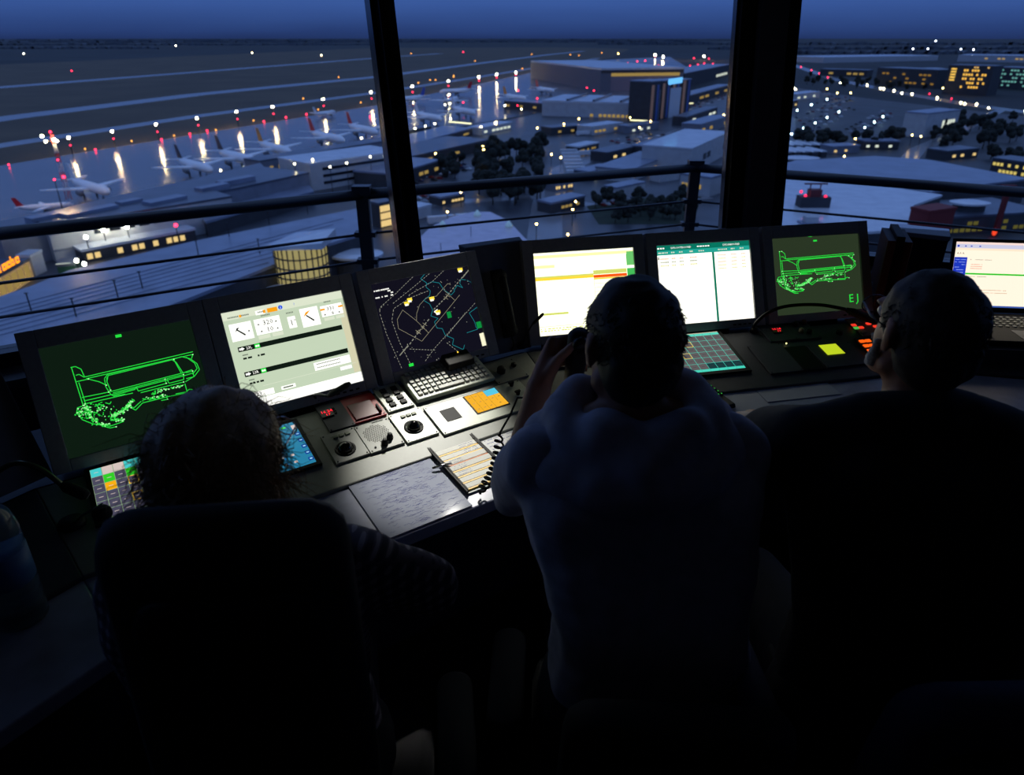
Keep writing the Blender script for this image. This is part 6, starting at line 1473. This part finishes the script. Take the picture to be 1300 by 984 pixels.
b = Body(); b.ch([L3(-.074, .012, -.03), L3(-.062, .03, -.075), L3(-.03, .074, -.102), L3(.03, .074, -.102), L3(.062, .03, -.075), L3(.074, .012, -.03)], [.009, .013, .015, .015, .013, .009]); b.ch([L3(-.03, .085, -.056), L3(.03, .085, -.056)], [.010, .010])
bd_ = b.make('beard', BEARD, .007, p3, 2, (.004, 60))
gz = MB()
for s in (-1, 1):
    ring = [L3(s * .033 + .025 * math.cos(a), .108, .004 + .018 * math.sin(a)) for a in [i * math.pi / 8 for i in range(17)]]; gz.tube(ring, .0015, 5)
    gz.tube([L3(s * .058, .106, .010), L3(s * .083, .04, .012), L3(s * .086, -.02, .014)], .0018, 5)
gz.tube([L3(-.008, .108, .006), L3(.008, .108, .006)], .0016, 5); gl3 = gz.build('spectacles', METAL, p3, True)
LENS = glass('spectacle_lens', (.96, .97, .97), .05)
for s in (-1, 1): MB().poly([L3(s * .033 + .024 * math.cos(i * math.pi / 8), .108, .004 + .017 * math.sin(i * math.pi / 8)) for i in range(16)]).build('lens', LENS, gl3)

# ---- the fair-haired woman
F1 = frame((.34, .94, -.04)); H1 = V((-.448, .915, 1.203))
b = Body(); L1 = head(b, H1, F1, .96)
SL1, SR1, P1 = V((-.61, .86, .985)), V((-.28, .90, .995)), V((-.44, .86, .575))
torso(b, P1, (-.445, .865, .74), (-.45, .875, .93), (-.448, .885, 1.055), SL1, SR1, .86)
E1, W1 = V((-.155, .985, .865)), V((-.33, 1.13, .80)); b.ch([SR1, E1, W1], [.05, .038, .027]); simple_hand(b, W1, (-.55, .8, -.06), -1)
E1l, W1l = V((-.68, 1.03, .85)), V((-.60, 1.20, .80)); b.ch([SL1, E1l, W1l], [.05, .038, .027]); simple_hand(b, W1l, (.1, 1, -.05), 1)
KN1, AN1 = [(-.66, 1.16, .55), (-.38, 1.20, .55)], [(-.68, 1.22, .10), (-.38, 1.26, .10)]
legs(b, P1, KN1, AN1, None, .95)
p1_ = b.make('person', SKIN, .0065); tag(p1_, 'person with tousled fair hair, glasses and checked shirt in a high-backed chair', 'person'); eyes(p1_, L1, .96)
b = Body(); torso(b, P1, (-.445, .86, .74), (-.45, .87, .93), (-.448, .88, 1.04), SL1, SR1, 1.0)
b.ch([SR1, E1, E1.lerp(W1, .75)], [.067, .058, .042]); b.ch([SL1, E1l, E1l.lerp(W1l, .75)], [.067, .058, .042]); b.make('shirt', CHECK, .010, p1_, 5, (.006, 16))
b = Body(); legs(b, P1, KN1, AN1, None, 1.1); b.ch([P1 + V((-.09, 0, 0)), P1 + V((.09, 0, 0))], [.135, .135]); b.make('trousers', TROU, .011, p1_, 4); shoes(p1_, AN1, (.1, 1, 0))
b = Body(); b.el(H1 + F1 @ V((0, -.022, .022)), (.096, .106, .098), F1); b.el(H1 + F1 @ V((0, -.030, -.05)), (.098, .088, .085), F1)
hr = b.make('hair', HAIRF, .008, p1_, 3, (.012, 22))
strands(H1 + F1 @ V((0, -.024, .01)), F1, .092, .104, .104, 3800, .05, 8, lambda v: not (v.y > .55 and v.z < .45), .5, .0007, .55).build('hair_strands', HAIRF, hr)
gz = MB()
for s in (-1, 1):
    ring = [L1(s * .032 + .024 * math.cos(a), .108, .004 + .017 * math.sin(a)) for a in [i * math.pi / 8 for i in range(17)]]; gz.tube(ring, .0015, 5); gz.tube([L1(s * .056, .106, .008), L1(s * .083, .04, .010), L1(s * .086, -.02, .012)], .0017, 5)
gz.tube([L1(-.008, .108, .006), L1(.008, .108, .006)], .0015, 5); gl1 = gz.build('spectacles', CHROME, p1_, True)
for s in (-1, 1): MB().poly([L1(s * .032 + .023 * math.cos(i * math.pi / 8), .108, .004 + .016 * math.sin(i * math.pi / 8)) for i in range(16)]).build('lens', LENS, gl1)


# ---- chairs
def rounded(mb, hw, hh, th, r, z0=0.0, taper=1.0, dish=.0):      # cushion in its own x (width), z (height) plane
    ring = []
    for cx_, cz_, a0 in ((hw - r, hh - r, 0), (-hw + r, hh - r, 90), (-hw + r, -hh + r, 180), (hw - r, -hh + r, 270)):
        for k_ in range(5): a = rad(a0 + k_ * 22.5); ring.append((cx_ + r * math.cos(a), cz_ + r * math.sin(a)))
    prof_ = ((.90, -th), (.97, -th * .7), (1, -.0), (.97, th * .7), (.90, th)); n = len(ring); vs = []
    for s, y in prof_:
        for x, z in ring: t = 1 + (taper - 1) * (z + hh) / (2 * hh); vs.append((x * s * t, y + dish * (x / hw) ** 2, z0 + z * s))
    fs = [(i * n + j, (i + 1) * n + j, (i + 1) * n + (j + 1) % n, i * n + (j + 1) % n) for i in range(4) for j in range(n)]
    fs += [tuple(range(n)), tuple(reversed([4 * n + j for j in range(n)]))]
    mb.add(vs, fs); return mb


def chair(label, x, y, yaw, seat_z, back_h, back_w, top_lean, back_off, cloth, arm_z):
    t = thing('office_chair', label, 'chair', Matrix.Translation((x, y, 0)) @ Matrix.Rotation(yaw, 4, 'Z'))
    m = MB(Matrix.Translation((0, 0, seat_z - .045)) @ Matrix.Rotation(rad(-90), 4, 'X')); rounded(m, .245, .235, .042, .09); m.build('seat', cloth, t, True)
    mid = (seat_z + .06 + back_h) / 2; hh = (back_h - seat_z - .06) / 2
    mw = Matrix.Translation((0, -back_off, mid)) @ Matrix.Rotation(top_lean, 4, 'X')
    m = MB(mw); rounded(m, back_w, hh, .035, .075, 0, .94, .03); m.build('backrest', cloth, t, True)
    m = MB(mw @ Matrix.Translation((0, -.034, -.04))); rounded(m, back_w * .8, hh * .8, .012, .07, 0, .94, .03); m.build('back_shell', BLACK, t, True)
    MB().tube([(0, -back_off - .03, seat_z + .22), (0, -back_off - .03, seat_z - .02), (0, -.1, seat_z - .075), (0, .02, seat_z - .075)], .02, 8).build('back_bracket', METAL, t, True)
    for s in (-1, 1):
        a = MB(); a.tube([(s * .25, -.02, seat_z - .05), (s * .295, -.02, seat_z - .02), (s * .295, -.02, arm_z - .02)], .014, 8); a.build('arm_post', METAL, t, True)
        a = MB(Matrix.Translation((s * .295, .0, arm_z)) @ Matrix.Rotation(rad(-90), 4, 'X')); rounded(a, .036, .125, .014, .034); a.build('armrest', cloth if cloth is CHAIRB else SOFT, t, True)
    MB().lathe([(.03, .09), (.03, .24), (.02, .24), (.02, seat_z - .09)], 14).build('gas_column', METAL, t, True)
    for i in range(5):
        a = i * 2 * math.pi / 5 + .3; c, s = math.cos(a), math.sin(a); MB().tube([(0, 0, .10), (c * .28, s * .28, .075)], [.024, .014], 8).build('base_spoke', BLACK, t, True)
        MB(Matrix.Translation((c * .285, s * .285, .028)) @ Matrix.Rotation(a, 4, 'Z') @ Matrix.Rotation(rad(90), 4, 'X')).lathe([(.028, -.018), (.028, .018)], 14).build('castor', SOFT, t, True)
    return t


chair('high-backed dark office chair holding the fair-haired person', -.40, .86, rad(6), .455, 1.252, .175, rad(-2), .165, CHAIRF, .60)
chair('low-backed dark office chair under the hooded man', .285, .99, rad(-3), .465, .83, .20, rad(6), .25, CHAIRF, .60)
chair('dark office chair with blue armrests under the bearded man', .735, .93, rad(2), .465, 1.0, .22, rad(7), .27, CHAIRB, .70)
